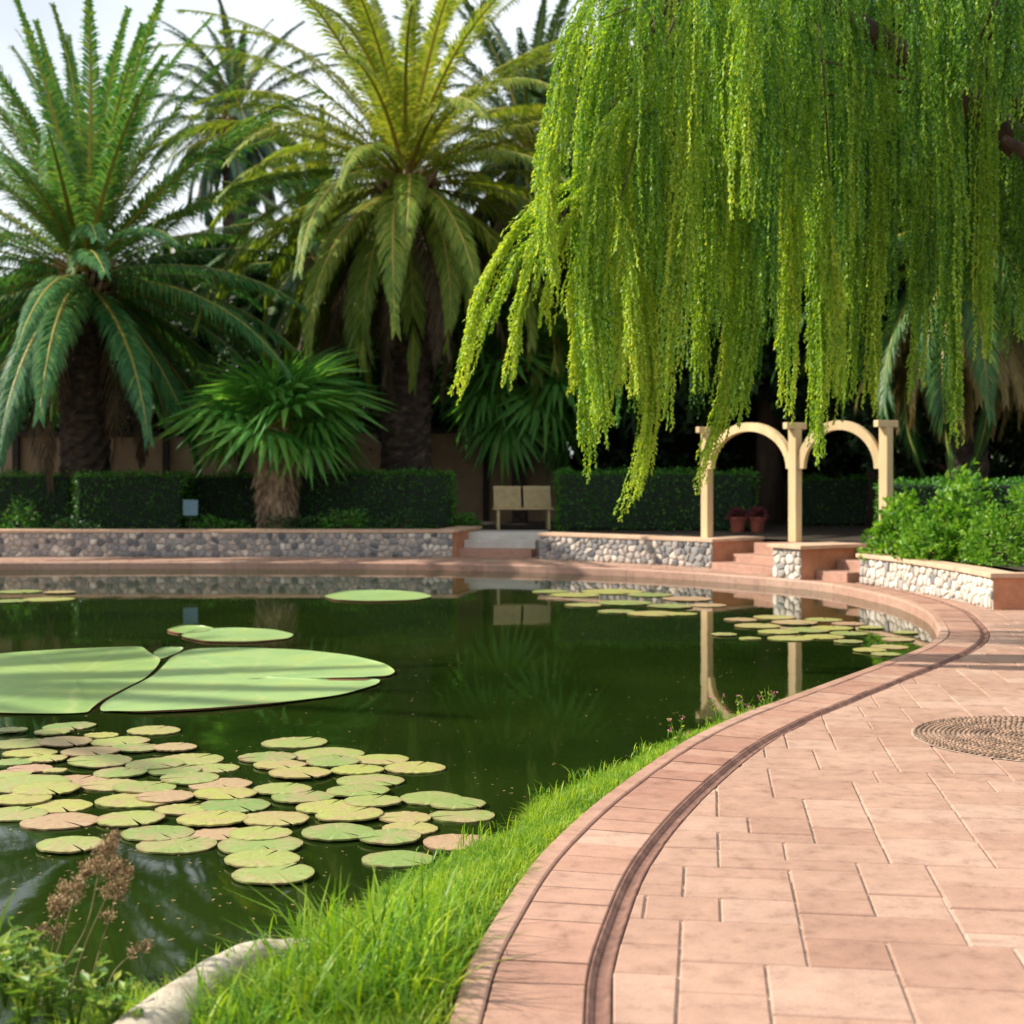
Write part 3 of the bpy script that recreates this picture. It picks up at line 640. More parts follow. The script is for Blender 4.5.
def arch(p, q, z0, z1, off=0.0):
    b = MB(); k = 22; d = Vector((q.x - p.x, q.y - p.y, 0)); L = d.length; dd = d.normalized(); nn = Vector((-dd.y, dd.x, 0)); vs = []
    for i in range(k + 1):
        th = math.pi * (1 - i / k); 
        for rr, hh in ((L / 2 - .05, z1 - z0), (L / 2 - .17, z1 - z0 - .14)):
            x = L / 2 + rr * math.cos(th); z = z0 + hh * math.sin(th)
            for s_ in (-.045, .045): vs.append(Vector((p.x, p.y, 0)) + dd * x + nn * (s_ + off) + Vector((0, 0, z)))
    fs = []
    for i in range(k):
        a = i * 4; c = a + 4; fs += [(a, a + 1, c + 1, c), (a + 2, c + 2, c + 3, a + 3), (a, c, c + 2, a + 2), (a + 1, a + 3, c + 3, c + 1)]
    fs += [(0, 2, 3, 1), (4 * k, 4 * k + 1, 4 * k + 3, 4 * k + 2)]
    b.mesh(vs, fs); b.build('arched_brace', M['wood'], root)
arch(PL, PM, 1.62, 2.36); arch(PM, PR, 1.62, 2.34)

# ------------------------------------------------------------------ palms
def leaflet(vs, fs, ti, p, d, side_n, L, w, droop, t):
    b = len(vs); s = d.cross(side_n); s.normalize(); s = s * (w / 2)
    m1 = p + d * (L * .5) + Vector((0, 0, -droop * L * .22)); e = p + d * (L * .93) + Vector((0, 0, -droop * L * .75))
    vs += [p - s * .6, p + s * .6, m1 + s, m1 - s, e]
    fs.append((b, b + 1, b + 2, b + 3)); ti.append(t); fs3.append((b + 3, b + 2, b + 4)); ti3.append(t)
def frond_mesh(name, L, e0, droop, mats, nl=150, ll=.52, w=.040, seed=0, vee=.26, tint0=.5, ldroop=.75, sweep=.70):
    global fs3, ti3
    rd = random.Random(seed); vs, fs, ti = [], [], []; fs3, ti3 = [], []
    K = 26; pts = [Vector((0, 0, 0))]; tang = []
    tw = rd.uniform(-.25, .25)
    for i in range(K):
        s = (i + .5) / K; a = e0 - droop * s ** 1.35; d = Vector((math.cos(a), tw * s * .5, math.sin(a))).normalized(); tang.append(d); pts.append(pts[-1] + d * (L / K))
    tang.append(tang[-1])
    def at(s): f = s * K; i = min(int(f), K - 1); return pts[i].lerp(pts[i + 1], f - i), tang[i]
    for k in range(nl):
        s = .10 + .90 * (k / (nl - 1)) ** .95
        p, d = at(min(s, .999)); sd_ = Vector((-d.y, d.x, 0)).normalized() if abs(d.z) < .999 else Vector((0, 1, 0)); upv = sd_.cross(d) * -1
        if upv.z < 0 and abs(d.z) < .98: upv = -upv
        prof = (math.sin(math.pi * min(1, (s * .93 + .10))) ** .6) * (1 - .35 * s)
        lg = ll * 1.15 * max(.25, prof) * rd.uniform(.94, 1.05)
        for sg in (-1, 1):
            fw = sweep + .35 * s + rd.uniform(-.05, .05)
            dd = (sd_ * sg * (1.15 - .5 * fw) + d * fw + upv * (vee + rd.uniform(-.16, .16))).normalized()
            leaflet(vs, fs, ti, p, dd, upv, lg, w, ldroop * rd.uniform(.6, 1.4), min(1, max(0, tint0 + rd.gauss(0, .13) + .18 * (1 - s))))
    nq = len(fs)
    # rachis
    b = len(vs)
    for i, p in enumerate(pts):
        r_ = .05 * (1 - .9 * i / K) ; d = tang[i]; sd_ = Vector((-d.y, d.x, 0)).normalized(); upv = sd_.cross(d)
        vs += [p + sd_ * r_ * 1.2, p + upv * r_ * .5, p - sd_ * r_ * 1.2, p - upv * r_ * .5]
    rf = []
    for i in range(K):
        for q in range(4): rf.append((b + i * 4 + q, b + i * 4 + (q + 1) % 4, b + (i + 1) * 4 + (q + 1) % 4, b + (i + 1) * 4 + q))
    F4 = np.array(fs + rf); F3 = np.array(fs3); tt = ti + [rd.uniform(.3, .8)] * len(rf) + ti3
    mi = [0] * nq + [1] * len(rf) + [0] * len(fs3)
    return np_mesh(name, np.array([v[:] for v in vs]), [F4, F3], mats, tt, mi)
def palm_trunk(root, H, r0, r1, mat='trunk', lean=(0, 0)):
    b = MB(); nring = max(8, int(H / .09)); n = 22
    vs = []; 
    for i in range(nring + 1):
        f = i / nring; r_ = r0 + (r1 - r0) * f + (.12 * r0 * math.exp(-f * H * 2)); z = f * H - .05
        for k in range(n):
            th = 2 * math.pi * (k + .5 * (i % 2)) / n; rr = r_ * (1 + .07 * (1 if (k + i // 2) % 2 else -1) * (.5 + .5 * math.sin(i * 1.9)))
            rr *= 1 + rng.normal(0, .025)
            vs.append((math.cos(th) * rr + lean[0] * f * f, math.sin(th) * rr + lean[1] * f * f, z))
    for i in range(nring):
        for k in range(n):
            b.f.append((i * n + k, i * n + (k + 1) % n, (i + 1) * n + (k + 1) % n, (i + 1) * n + k)); b.m.append(0); b.t.append(rng.random())
    b.v = vs; b.build('trunk', M[mat], root)
def date_palm(label, px, Y, ycrown, L, mat, nfr=74, r=.45, seed=0, z0=TZ, droop=1.15, dead=16, emin=-55, ll=.55, tint0=.5, dmat='dead', group='tall feather palms behind the pond', ex=.95):
    rd = random.Random(seed); X = (px - 512) / F * Y; ZC = CZ - (ycrown - HY) * Y / F
    root = empty('date_palm', (X, Y, z0)); tag(root, label, 'palm tree', group); H = ZC - z0
    palm_trunk(root, H, r, r * 1.05)
    # boss of cut leaf bases
    b = MB()
    for k in range(60):
        a = k * 2.399; f = k / 60; z = H - .7 + f * .8; rr = r * (1.05 + .25 * math.sin(math.pi * f)); d = Vector((math.cos(a), math.sin(a), .9)).normalized(); p = Vector((math.cos(a) * rr * .8, math.sin(a) * rr * .8, z))
        b.tube([p, p + d * .28], [.07, .035], 5, 0, rd.random())
    b.build('leaf_bases', M['fibre'], root)
    cls = []
    ncl = 12
    for c in range(ncl):
        e0 = R(86 + (emin - 86) * (c / (ncl - 1)) ** .95)
        for v in range(2):
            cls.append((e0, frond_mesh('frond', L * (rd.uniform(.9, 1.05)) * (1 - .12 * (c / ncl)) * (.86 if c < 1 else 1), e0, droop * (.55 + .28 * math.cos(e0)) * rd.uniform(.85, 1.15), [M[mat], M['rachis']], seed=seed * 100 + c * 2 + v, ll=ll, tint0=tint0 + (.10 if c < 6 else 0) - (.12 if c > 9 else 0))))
    for k in range(nfr):
        f = (k + .5) / nfr; c = min(ncl - 1, int(ncl * f ** ex)); e0, me = cls[c * 2 + rd.randint(0, 1)]
        a = k * 2.39996 + rd.uniform(-.2, .2); o = link('frond', me, root, (math.cos(a) * r * .45 * f, math.sin(a) * r * .45 * f, H + .25 - .55 * f)); o.rotation_euler = (rd.uniform(-.12, .12), 0, a)
        sc = rd.uniform(.9, 1.08); o.scale = (sc, sc, sc)
    if dead:
        dm = [frond_mesh('dead_frond', L * .68, R(-38 - 14 * q), .75, [M[dmat], M[dmat]], seed=900 + seed + q, ll=ll * .8, ldroop=.9, vee=-.1, nl=46) for q in range(3)]
        for k in range(dead):
            a = k * 2.39996 + 1; o = link('dead_frond', rd.choice(dm), root, (math.cos(a) * r * .7, math.sin(a) * r * .7, H - .45)); o.rotation_euler = (0, 0, a)
    return root
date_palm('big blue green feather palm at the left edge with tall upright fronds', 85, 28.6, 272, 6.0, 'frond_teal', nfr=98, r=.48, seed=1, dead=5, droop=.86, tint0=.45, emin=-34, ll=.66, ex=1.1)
date_palm('tallest feather palm in the middle with arching yellow green fronds and a thick dark trunk', 406, 29.5, 182, 6.2, 'frond_sunlit', nfr=99, r=.52, seed=2, dead=24, droop=1.5, emin=-42, ll=.62, ex=.95)
date_palm('distant pale feather palm between the two big palms', 236, 46, 120, 4.2, 'frond_blue', nfr=46, r=.4, seed=3, dead=4, droop=1.3)
date_palm('bluish feather palm half hidden between the tallest palm and the willow', 528, 35, 150, 5.0, 'frond_blue', nfr=60, r=.45, seed=4, dead=12, droop=1.2)
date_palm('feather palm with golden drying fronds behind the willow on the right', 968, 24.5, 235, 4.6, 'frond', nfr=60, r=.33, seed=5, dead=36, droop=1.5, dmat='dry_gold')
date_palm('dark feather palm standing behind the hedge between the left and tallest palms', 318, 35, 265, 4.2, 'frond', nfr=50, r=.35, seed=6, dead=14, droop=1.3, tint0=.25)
# fan palms
def fan_leaf(name, rad, mat, pet, seed, nseg=34, droop=.5):
    rd = random.Random(seed); vs, fs, fs3l, ti = [], [], [], []; mb = MB()
    c = Vector((pet, 0, 0)); mb.tube([(0, 0, 0), (pet * .5, 0, .04), tuple(c)], [.022, .016, .012], 5, 1, .5)
    for k in range(nseg):
        a = R(-128 + 256 * k / (nseg - 1)); lg = rad * (1 - .22 * abs(a / R(128)) ** 2) * rd.uniform(.93, 1.05)
        d = Vector((math.cos(a), math.sin(a), .10 * (-1) ** k)); s = Vector((-math.sin(a), math.cos(a), 0)) * (rad * .052)
        m1 = c + d * lg * .55 + Vector((0, 0, -droop * .10 * lg)); e = c + d * lg * .97 + Vector((0, 0, -droop * lg * rd.uniform(.35, .6)))
        zf = Vector((0, 0, .025))
        t = min(1, max(0, rd.gauss(.5, .15)))
        mb.mesh([c, m1 + s, m1 + zf, m1 - s, e], [(0, 1, 2), (0, 2, 3), (1, 4, 2), (2, 4, 3)], 0, t)
    return mb.data(name, [M[mat], M['rachis']])
def fan_palm(label, px, Y, ycrown, rad, mat, n, trunk, seed, pet=.8, emin=-50, z0=TZ, group='fan palms behind the stone wall', droop=.5, ybase=None):
    rd = random.Random(seed); X = (px - 512) / F * Y; ZC = CZ - (ycrown - HY) * Y / F; H = ZC - z0
    root = empty('fan_palm', (X, Y, z0)); tag(root, label, 'palm tree', group)
    r0, r1, shaggy = trunk
    palm_trunk(root, H, r0, r1, 'fibre' if shaggy else 'trunk')
    if shaggy:
        rg = np.random.default_rng(seed); n2 = 900; z = rg.uniform(.1, H, n2); th = rg.uniform(0, 6.283, n2); rr = r0 + (r1 - r0) * z / H
        P = np.c_[np.cos(th) * rr, np.sin(th) * rr, z]; D = unit(np.c_[np.cos(th) * .35, np.sin(th) * .35, -np.ones(n2)] + rg.normal(0, .15, (n2, 3)))
        co, f, t = leaf_quads(P, D, rg.uniform(.15, .4, n2), .035, rg, rg.random(n2)); link('old_leaf_bases', np_mesh('old_leaf_bases', co, f, M['fibre'], t), root)
    lm = [fan_leaf('leaf', rad, mat, pet, seed * 10 + q, droop=droop) for q in range(4)]
    for k in range(n):
        f = (k + .5) / n; el = R(80 + (emin - 80) * f ** .9); a = k * 2.39996 + rd.uniform(-.2, .2)
        o = link('leaf', rd.choice(lm), root, (0, 0, H)); o.rotation_euler = (rd.uniform(-.35, .35), -el, a); sc = rd.uniform(.8, 1.08) * (1 - .25 * (f < .15)); o.scale = (sc,) * 3
    return root
fan_palm('small green fan palm with a short shaggy beige trunk in front of the hedge', 277, 26.9, 425, 1.45, 'fan', 19, (.26, .42, True), 1, pet=.85, emin=-22, droop=.85)
fan_palm('medium green fan palm between the tallest palm and the bench', 520, 31, 370, 1.55, 'fan', 30, (.16, .2, False), 2, pet=1.3, emin=-60, droop=.9)
fan_palm('small dark fan palm beneath the willow behind the right pergola arch', 640, 32, 360, 1.25, 'fan_dark', 36, (.17, .2, False), 3, pet=1.0, emin=-70, droop=.7)

# ------------------------------------------------------------------ background trees and walls
def tree_meshes(seed, h, rad, mat, nleaf=15000, leaf=.24):
    rg = np.random.default_rng(seed); ncl = 46
    d = unit(rg.normal(size=(ncl, 3))); cl = d * (rg.uniform(.3, 1, ncl) ** .5)[:, None] * np.array([rad, rad, h * .36]) + np.array([0, 0, h * .58])
    k = rg.integers(0, ncl, nleaf); sz = rg.uniform(.5, 1.1, ncl)[k] * rad * .30
    off = unit(rg.normal(size=(nleaf, 3))) * (rg.random(nleaf) ** .4)[:, None]; P = cl[k] + off * sz[:, None] * np.array([1, 1, .75])
    D = unit(off + rg.normal(size=P.shape) * .9); tint = np.clip(rg.uniform(.2, .8, ncl)[k] + rg.normal(0, .15, nleaf), 0, 1)
    co, f, t = leaf_quads(P, D, leaf * rg.uniform(.6, 1.3, nleaf), leaf * .6, rg, tint); crown = np_mesh('crown', co, f, M[mat], t)
    mb = MB(); mb.tube([(0, 0, -.1), (.05, .02, h * .25), (-.05, .08, h * .5), (.0, .1, h * .8)], [.2, .16, .11, .03], 9)
    for q in range(14):
        e = Vector(cl[q]); s = Vector((0, .05, h * rg.uniform(.22, .5))); mb.tube([s, s.lerp(e, .5) + Vector((0, 0, .2)), e], [.07, .045, .012], 6)
    return crown, mb.data('trunk', M['bark'], True)
TM = [tree_meshes(1, 7.5, 2.6, 'forest'), tree_meshes(2, 8.0, 2.9, 'forest', 16000), tree_meshes(3, 7.0, 2.5, 'forest_grey'), tree_meshes(4, 4.2, 2.0, 'forest', 8000, .17)]
kinds = ['tall dark evergreen tree', 'wide dark evergreen tree', 'grey green loose crowned tree', 'low dense dark tree']
tr_spots = []
for i in range(13): tr_spots.append((-17.5 + i * 3.1 + rng.uniform(-.5, .5), 38 + rng.uniform(-1, 1.5), (0, 1, 2, 0, 1)[i % 5], .9 + .25 * rng.random()))
for i in range(10): tr_spots.append((-12.5 + i * 3.2 + rng.uniform(-.5, .5), 33.5 + rng.uniform(-.6, .8) + (1 if i < 5 else 0), 3, 1.0 + .15 * rng.random()))
tr_spots += [(-8.2, 41, 2, 1.15), (-5.6, 41.5, 2, 1.1), (-11.2, 41, 2, 1.1), (5.8, 31, 1, .95), (9.0, 29.5, 0, .95), (12.3, 28.5, 1, 1.0), (11, 33, 0, 1.1), (7.6, 34, 1, 1.15), (3.2, 35, 0, 1.1), (5.6, 30.5, 1, 1.6), (7.8, 29.6, 0, 1.85), (10.6, 28.6, 1, 1.75), (8.4, 26.6, 3, .9), (10.9, 24.8, 3, .95), (13.8, 24.5, 1, .9)]
tr_spots.sort(key=lambda a: a[0])
places = []
for q, (x, y, k, sc) in enumerate(tr_spots):
    px = 512 + F * x / y
    zone = 'beyond the left frame edge' if px < -20 else 'behind the left palm' if px < 200 else 'between the two big palms' if px < 340 else 'behind the tallest palm' if px < 480 else 'behind the bench' if px < 600 else 'behind the willow left of the pergola' if px < 700 else 'behind the pergola' if px < 900 else 'behind the willow at the right edge' if px < 1040 else 'beyond the right frame edge'
    places.append((zone, k))
used = {}
for (x, y, k, sc), (zone, kk) in zip(tr_spots, places):
    cr, tk = TM[k]; key = (zone, kk); used[key] = used.get(key, 0) + 1; tot = places.count((zone, kk))
    word = '' if tot == 1 else ', ' + ['leftmost', 'second from left', 'third from left', 'fourth from left', 'fifth from left'][used[key] - 1] + ''
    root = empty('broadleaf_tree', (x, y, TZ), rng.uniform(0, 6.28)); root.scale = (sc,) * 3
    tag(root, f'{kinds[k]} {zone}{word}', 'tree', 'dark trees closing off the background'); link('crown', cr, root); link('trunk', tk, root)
# tan garden wall with dark posts, far behind
def far_wall(px0, px1, Y, ztop, label):
    x0, x1 = (px0 - 512) / F * Y, (px1 - 512) / F * Y; root = empty('plaster_wall', ((x0 + x1) / 2, Y, TZ)); tag(root, label, 'wall', 'tan walls behind the palms'); w = x1 - x0
    b = MB(); b.box((0, 0, (ztop - TZ) / 2), (w, .25, ztop - TZ)); b.build('panel', M['tanwall'], root)
    for k in range(int(w / 1.7) + 1):
        b = MB(); b.box((-w / 2 + .1 + k * 1.7, -.19, (ztop - TZ) / 2 + .05), (.14, .12, ztop - TZ + .1)); b.build('post', M['darkwood'], root)
    b = MB(); b.box((0, -.02, ztop - TZ + .06), (w + .1, .45, .1)); b.build('coping', M['darkwood'], root)
far_wall(-60, 330, 31.9, 1.6 + .75, 'long tan plaster wall with dark posts behind the left palms')
far_wall(335, 560, 32.4, 1.6 + .85, 'tan plaster wall with dark posts behind the tallest palm and bench')
far_wall(575, 1200, 36.0, 3.0, 'shaded tan wall far behind the pergola')
# teal and white awning glimpsed right of the palm trunk
root = empty('garden_kiosk', (-4.05, 36, TZ)); tag(root, 'small white kiosk with a teal awning glimpsed left of the thick palm trunk', 'kiosk')
b = MB(); b.box((0, 0, 1.7), (2.2, 1.4, 3.4)); b.build('wall', M['whitepaint'], root)
b = MB(); b.box((0, -1.15, 3.2), (2.4, .9, .10), rot=Matrix.Rotation(R(18), 3, 'X')); b.build('awning', M['teal'], root)
b = MB(); b.box((.1, -.72, 1.9), (.9, .06, 1.1)); b.build('window', M['slate'], root)

# ------------------------------------------------------------------ willow
WR = empty('weeping_willow', (7.0, 14.2, 0)); tag(WR, 'weeping willow trailing long yellow green curtains of leaves over the pond', 'tree')
wo = Vector((7.0, 14.2, 0))
def cat_pts(P, n):
    P = np.array(P, float); P = np.vstack([2 * P[0] - P[1], P, 2 * P[-1] - P[-2]]); m = len(P) - 3; out = []
    for t in np.linspace(0, m - 1e-6, n):
        i = int(t); f = t - i; p0, p1, p2, p3 = P[i:i + 4]
        out.append(.5 * ((2 * p1) + (-p0 + p2) * f + (2 * p0 - 5 * p1 + 4 * p2 - p3) * f * f + (-p0 + 3 * p1 - 3 * p2 + p3) * f ** 3))
    return np.array(out)
def curtain(axis, Rm, nst, rg, tbase, leafL=.040, leafW=.019, spacing=.0125):
    ax = cat_pts(axis, 90); dl = np.linalg.norm(np.diff(ax, axis=0), axis=1); sl_ = np.concatenate([[0], np.cumsum(dl)]); L = sl_[-1]
    Ps, Ds, Ts = [], [], []
    for k in range(nst):
        t0 = rg.uniform(0, .72) * L if k else 0; t1 = min(L * rg.uniform(.93, 1.0) if k < 3 else t0 + rg.uniform(.35, 1.2) * max(.5, L * .35), L * rg.uniform(.9, .99))
        n = int((t1 - t0) / spacing)
        if n < 6: continue
        s = np.linspace(t0, t1, n); base = np.stack([np.interp(s, sl_, ax[:, q]) for q in range(3)], 1)
        th = rg.uniform(0, 6.283); rr = Rm * rg.random() ** .5 * (1.0 - .55 * (t0 / L)); f = (s - t0) / (t1 - t0 + 1e-6); ease = 1 - np.exp(-f * 3.2 * (t1 - t0) / .6)
        tp_ = 1 - .45 * (s / L) ** 3
        kick = f ** 3 * rg.uniform(.0, .045); rr_e = rr * ease * tp_ + kick
        off = np.stack([np.cos(th) * rr_e, np.sin(th) * rr_e, -.10 * ease * rr], 1) if True else np.stack([np.cos(th) * rr * ease * tp_, np.sin(th) * rr * ease * tp_, -.10 * ease * rr], 1)
        ph = rg.uniform(0, 6); wob = .015 * np.stack([np.sin(s * 5 + ph), np.cos(s * 4.3 + ph), np.zeros(n)], 1)
        p = base + off + wob
        d = np.gradient(p, axis=0); d = unit(d)
        side = unit(rg.normal(size=(n, 3))); D = unit(d * 1.0 + side * .75 + np.array([0, 0, -.15]))
        Ps.append(p); Ds.append(D); Ts.append(np.clip(tbase + rg.normal(0, .12) + .16 * (s / L) - .06 + rg.normal(0, .09, n), 0, 1))
    P = np.concatenate(Ps); D = np.concatenate(Ds); T2 = np.concatenate(Ts)
    co, f, t = leaf_quads(P, D, leafL * rg.uniform(.7, 1.25, len(P)), leafW * rg.uniform(.8, 1.3, len(P)), rg, T2); return co, f, t, ax
WY = 12.2
spec = [  # polyline in picture columns/rows at depth, bundle radius px, distance, strands, tint (backlit left and shaded right put into the leaf colour)
 ([(590, 165), (530, 215), (487, 285), (463, 370), (447, 412)], 15, 12.0, 30, .85), ([(600, 175), (545, 225), (522, 300), (514, 350), (508, 395)], 15, 12.1, 28, .85),
 ([(560, 225), (520, 250), (497, 300), (480, 340)], 14, 12.3, 18, .8), ([(590, 190), (560, 240), (548, 290), (545, 335)], 17, 12.4, 24, .8),
 ([(620, -60), (575, 40), (556, 130), (548, 230), (552, 300)], 24, 12.0, 42, .62), ([(640, -60), (600, 60), (585, 190), (588, 330), (592, 490)], 24, 12.2, 60, .72),
 ([(660, 80), (615, 120), (595, 190), (590, 290), (600, 400), (606, 455)], 26, 11.8, 55, .74), ([(640, -60), (625, 80), (620, 230), (622, 330), (612, 420)], 30, 12.5, 50, .66),
 ([(670, -60), (655, 120), (645, 280), (650, 400), (640, 470), (620, 533)], 24, 12.1, 62, .78), ([(690, -60), (690, 120), (680, 260), (668, 360), (664, 440)], 28, 11.9, 50, .62),
 ([(655, -60), (650, 60), (652, 200), (655, 300)], 32, 11.7, 42, .5), ([(720, -60), (735, 120), (738, 280), (722, 400), (690, 500)], 24, 12.2, 58, .72),
 ([(710, -60), (712, 100), (716, 250), (712, 350)], 30, 11.8, 44, .5), ([(745, -60), (752, 160), (750, 300), (733, 440)], 24, 12.3, 48, .6),
 ([(770, -60), (775, 120), (768, 260), (770, 340)], 32, 11.8, 44, .42), ([(785, -60), (790, 180), (788, 330), (786, 445)], 24, 12.4, 50, .62),
 ([(810, -60), (815, 150), (818, 330), (815, 472)], 22, 12.3, 50, .6), ([(835, -80), (850, 40), (853, 150), (848, 272)], 34, 11.4, 56, .42),
 ([(850, -60), (850, 200), (848, 340), (842, 440)], 24, 12.6, 44, .6), ([(800, -60), (806, 40), (806, 120), (800, 215)], 32, 11.5, 46, .40),
 ([(880, -60), (880, 160), (876, 300), (872, 425)], 24, 12.6, 44, .58), ([(905, -70), (915, 20), (917, 90), (912, 185)], 26, 11.4, 38, .38),
 ([(960, -60), (945, 60), (950, 200), (952, 330), (953, 450)], 24, 11.9, 56, .30), ([(930, -60), (925, 160), (922, 290), (915, 410)], 24, 12.8, 40, .5),
 ([(1010, -70), (1010, 0), (1008, 60), (1004, 130)], 34, 11.4, 42, .36), ([(985, -60), (985, 150), (984, 270), (982, 370)], 26, 12.8, 42, .45),
 ([(1040, -60), (1030, 120), (1022, 240), (1016, 350)], 28, 12.8, 44, .42), ([(945, -70), (960, -20), (966, 40), (960, 100)], 28, 11.5, 34, .36),
 ([(690, 150), (690, 200), (700, 300), (700, 400)], 24, 12.8, 36, .6), ([(600, 20), (565, 90), (545, 160), (542, 220)], 22, 12.2, 30, .6),
 ([(760, -60), (745, 40), (742, 120), (745, 230)], 30, 11.5, 40, .44), ([(1060, -80), (1062, 100), (1056, 250), (1050, 360)], 30, 12.2, 44, .4),
 ([(1100, -80), (1102, 60), (1098, 200), (1090, 320)], 34, 12.0, 44, .4), ([(830, 180), (833, 280), (838, 340), (835, 400)], 20, 12.0, 30, .6),
 ([(620, 200), (628, 260), (632, 330), (634, 400)], 22, 11.9, 34, .66), ([(585, 230), (572, 290), (576, 340), (572, 400)], 16, 12.1, 26, .76)]
rgw = np.random.default_rng(42); tops = []
def ax3(poly, Y): return [tuple(A(x, y, Y) - wo) for x, y in poly]
for poly, rp, Y, ns, tb in spec:
    co, f, t, ax = curtain(ax3(poly, Y + rgw.uniform(-.35, .35)), rp * .74 * Y / F, int(ns * 1.8), rgw, tb + .05 + rgw.uniform(-.13, .13)); link('weeping_branch', np_mesh('weeping_branch', co, f, M['willow'], t), WR); tops.append(Vector(ax[0]))
for k in range(34):                                    # further curtains of the same crown, behind and between
    x = 585 + (k * 13.9) % 470 + rgw.uniform(-8, 8); Y = rgw.uniform(13.1, 15.6); ye = rgw.uniform(260, 400) + (45 if x < 880 else 0); ys = rgw.uniform(-140, -40)
    poly = [(x + rgw.uniform(-5, 25), ys), (x + rgw.uniform(-6, 10), (ys + ye) * .35), (x + rgw.uniform(-8, 8), (ys + ye) * .65), (x + rgw.uniform(-15, 8), ye)]
    co, f, t, ax = curtain(ax3(poly, Y), 22 * Y / F, 52, rgw, rgw.uniform(.15, .40)); link('weeping_branch', np_mesh('weeping_branch', co, f, M['willow'], t), WR); tops.append(Vector(ax[0]))  # low tint: shade between the plumes put into the leaf colour
# upper crown above the frame and out to the right, as one mass
cos_, fs_, ts_ = [], [], []; nb = 0
for k in range(70):
    a = rgw.uniform(0, 6.283); rr = rgw.uniform(.3, 1) ** .6; x = 4.6 + math.cos(a) * 5.0 * rr; y = 14.6 + math.sin(a) * 2.6 * rr; zt = 6.2 + 1.6 * (1 - rr) + rgw.uniform(-.3, .4); zl = rgw.uniform(1.2, 2.6)
    if 512 + F * x / y < 690: continue
    if 512 + F * x / y < 1045: zl = min(zl, zt - 4.9)
    if zl < .4: continue
    P0 = Vector((x, y, zt)) - wo; dx, dy = math.cos(a) * .4, math.sin(a) * .3
    co, f, t, ax = curtain([tuple(P0 + Vector((-dx, -dy, .3))), tuple(P0), tuple(P0 + Vector((dx * .6, dy * .6, -zl * .5))), tuple(P0 + Vector((dx * .7, dy * .7, -zl)))], .3, 22, rgw, .45, .05, .017, .022)
    cos_.append(co); fs_.append(f + nb); nb += len(co); ts_.append(t); tops.append(Vector(ax[0]))
link('upper_foliage', np_mesh('upper_foliage', np.concatenate(cos_), np.concatenate(fs_), M['willow'], np.concatenate(ts_)), WR)
tk = MB(); tk.tube([(0, 0, -.1), (.0, .05, 1.2), (-.15, .0, 2.4), (-.4, -.1, 3.4)], [.42, .34, .30, .27], 14); tk.build('trunk', M['bark'], WR, True)
hubs = []
for tgt, rr in (((-2.6, -1.7, 4.55), .12), ((-5.2, -1.8, 6.4), .13), ((-3.4, -.2, 6.6), .13), ((.8, .6, 6.6), .12), ((-1.5, 1.5, 6.4), .11), ((2.3, -.8, 6.0), .10)):
    s0 = Vector((-.4, -.1, 3.3)); e = Vector(tgt); mid = s0.lerp(e, .5) + Vector((0, 0, .35)); tk = MB(); tk.tube([s0, s0.lerp(mid, .5) + Vector((0, 0, .15)), mid, mid.lerp(e, .6), e], [.22, .17, rr, rr * .7, .04], 10); tk.build('limb', M['bark'], WR, True); hubs += ([mid, mid.lerp(e, .6), e] if tgt[2] > 5 else [])
tw = MB()
for p in tops:
    h = min(hubs, key=lambda q: (q - p).length + (2 if q.z > p.z + .8 else 0)); m_ = h.lerp(p, .55) + Vector((0, 0, .25)); tw.tube([h, m_, p], [.022, .012, .005], 5)
tw.build('twigs', M['bark'], WR, True)['kind'] = 'stuff'

# ------------------------------------------------------------------ lily pads
def pad_mesh(seed, notch=True):
    rg = random.Random(seed); n = 40; no = rg.choice([.2, 1.2, 1.9, 2.9, 3.6, 4.4, 5.3]) + rg.uniform(-.3, .3); nw = .05
    outer = []
    for k in range(n):
        th = no + nw + (2 * math.pi - 2 * nw) * k / (n - 1); r_ = 1 + .018 * math.sin(3 * th + seed) + .004 * math.sin(7 * th + seed); outer.append((math.cos(th) * r_, math.sin(th) * r_, rg.uniform(-.002, .004)))
    mb = MB(); c = (math.cos(no) * .12, math.sin(no) * .12, .004)
    mid = [(x * .6, y * .6, .004) for x, y, z in outer]; low = [(x * .985, y * .985, z - .012) for x, y, z in outer]
    vs = [c] + mid + outer + low; fs = []
    for k in range(n - 1): fs += [(0, 1 + k, 2 + k), (1 + k, 1 + n + k, 2 + n + k, 2 + k), (1 + n + k, 1 + 2 * n + k, 2 + 2 * n + k, 2 + n + k)]
    mb.mesh(vs, fs); return mb.data('lily_pad', M['pad'], False)
PM_ = [pad_mesh(q) for q in range(7)]
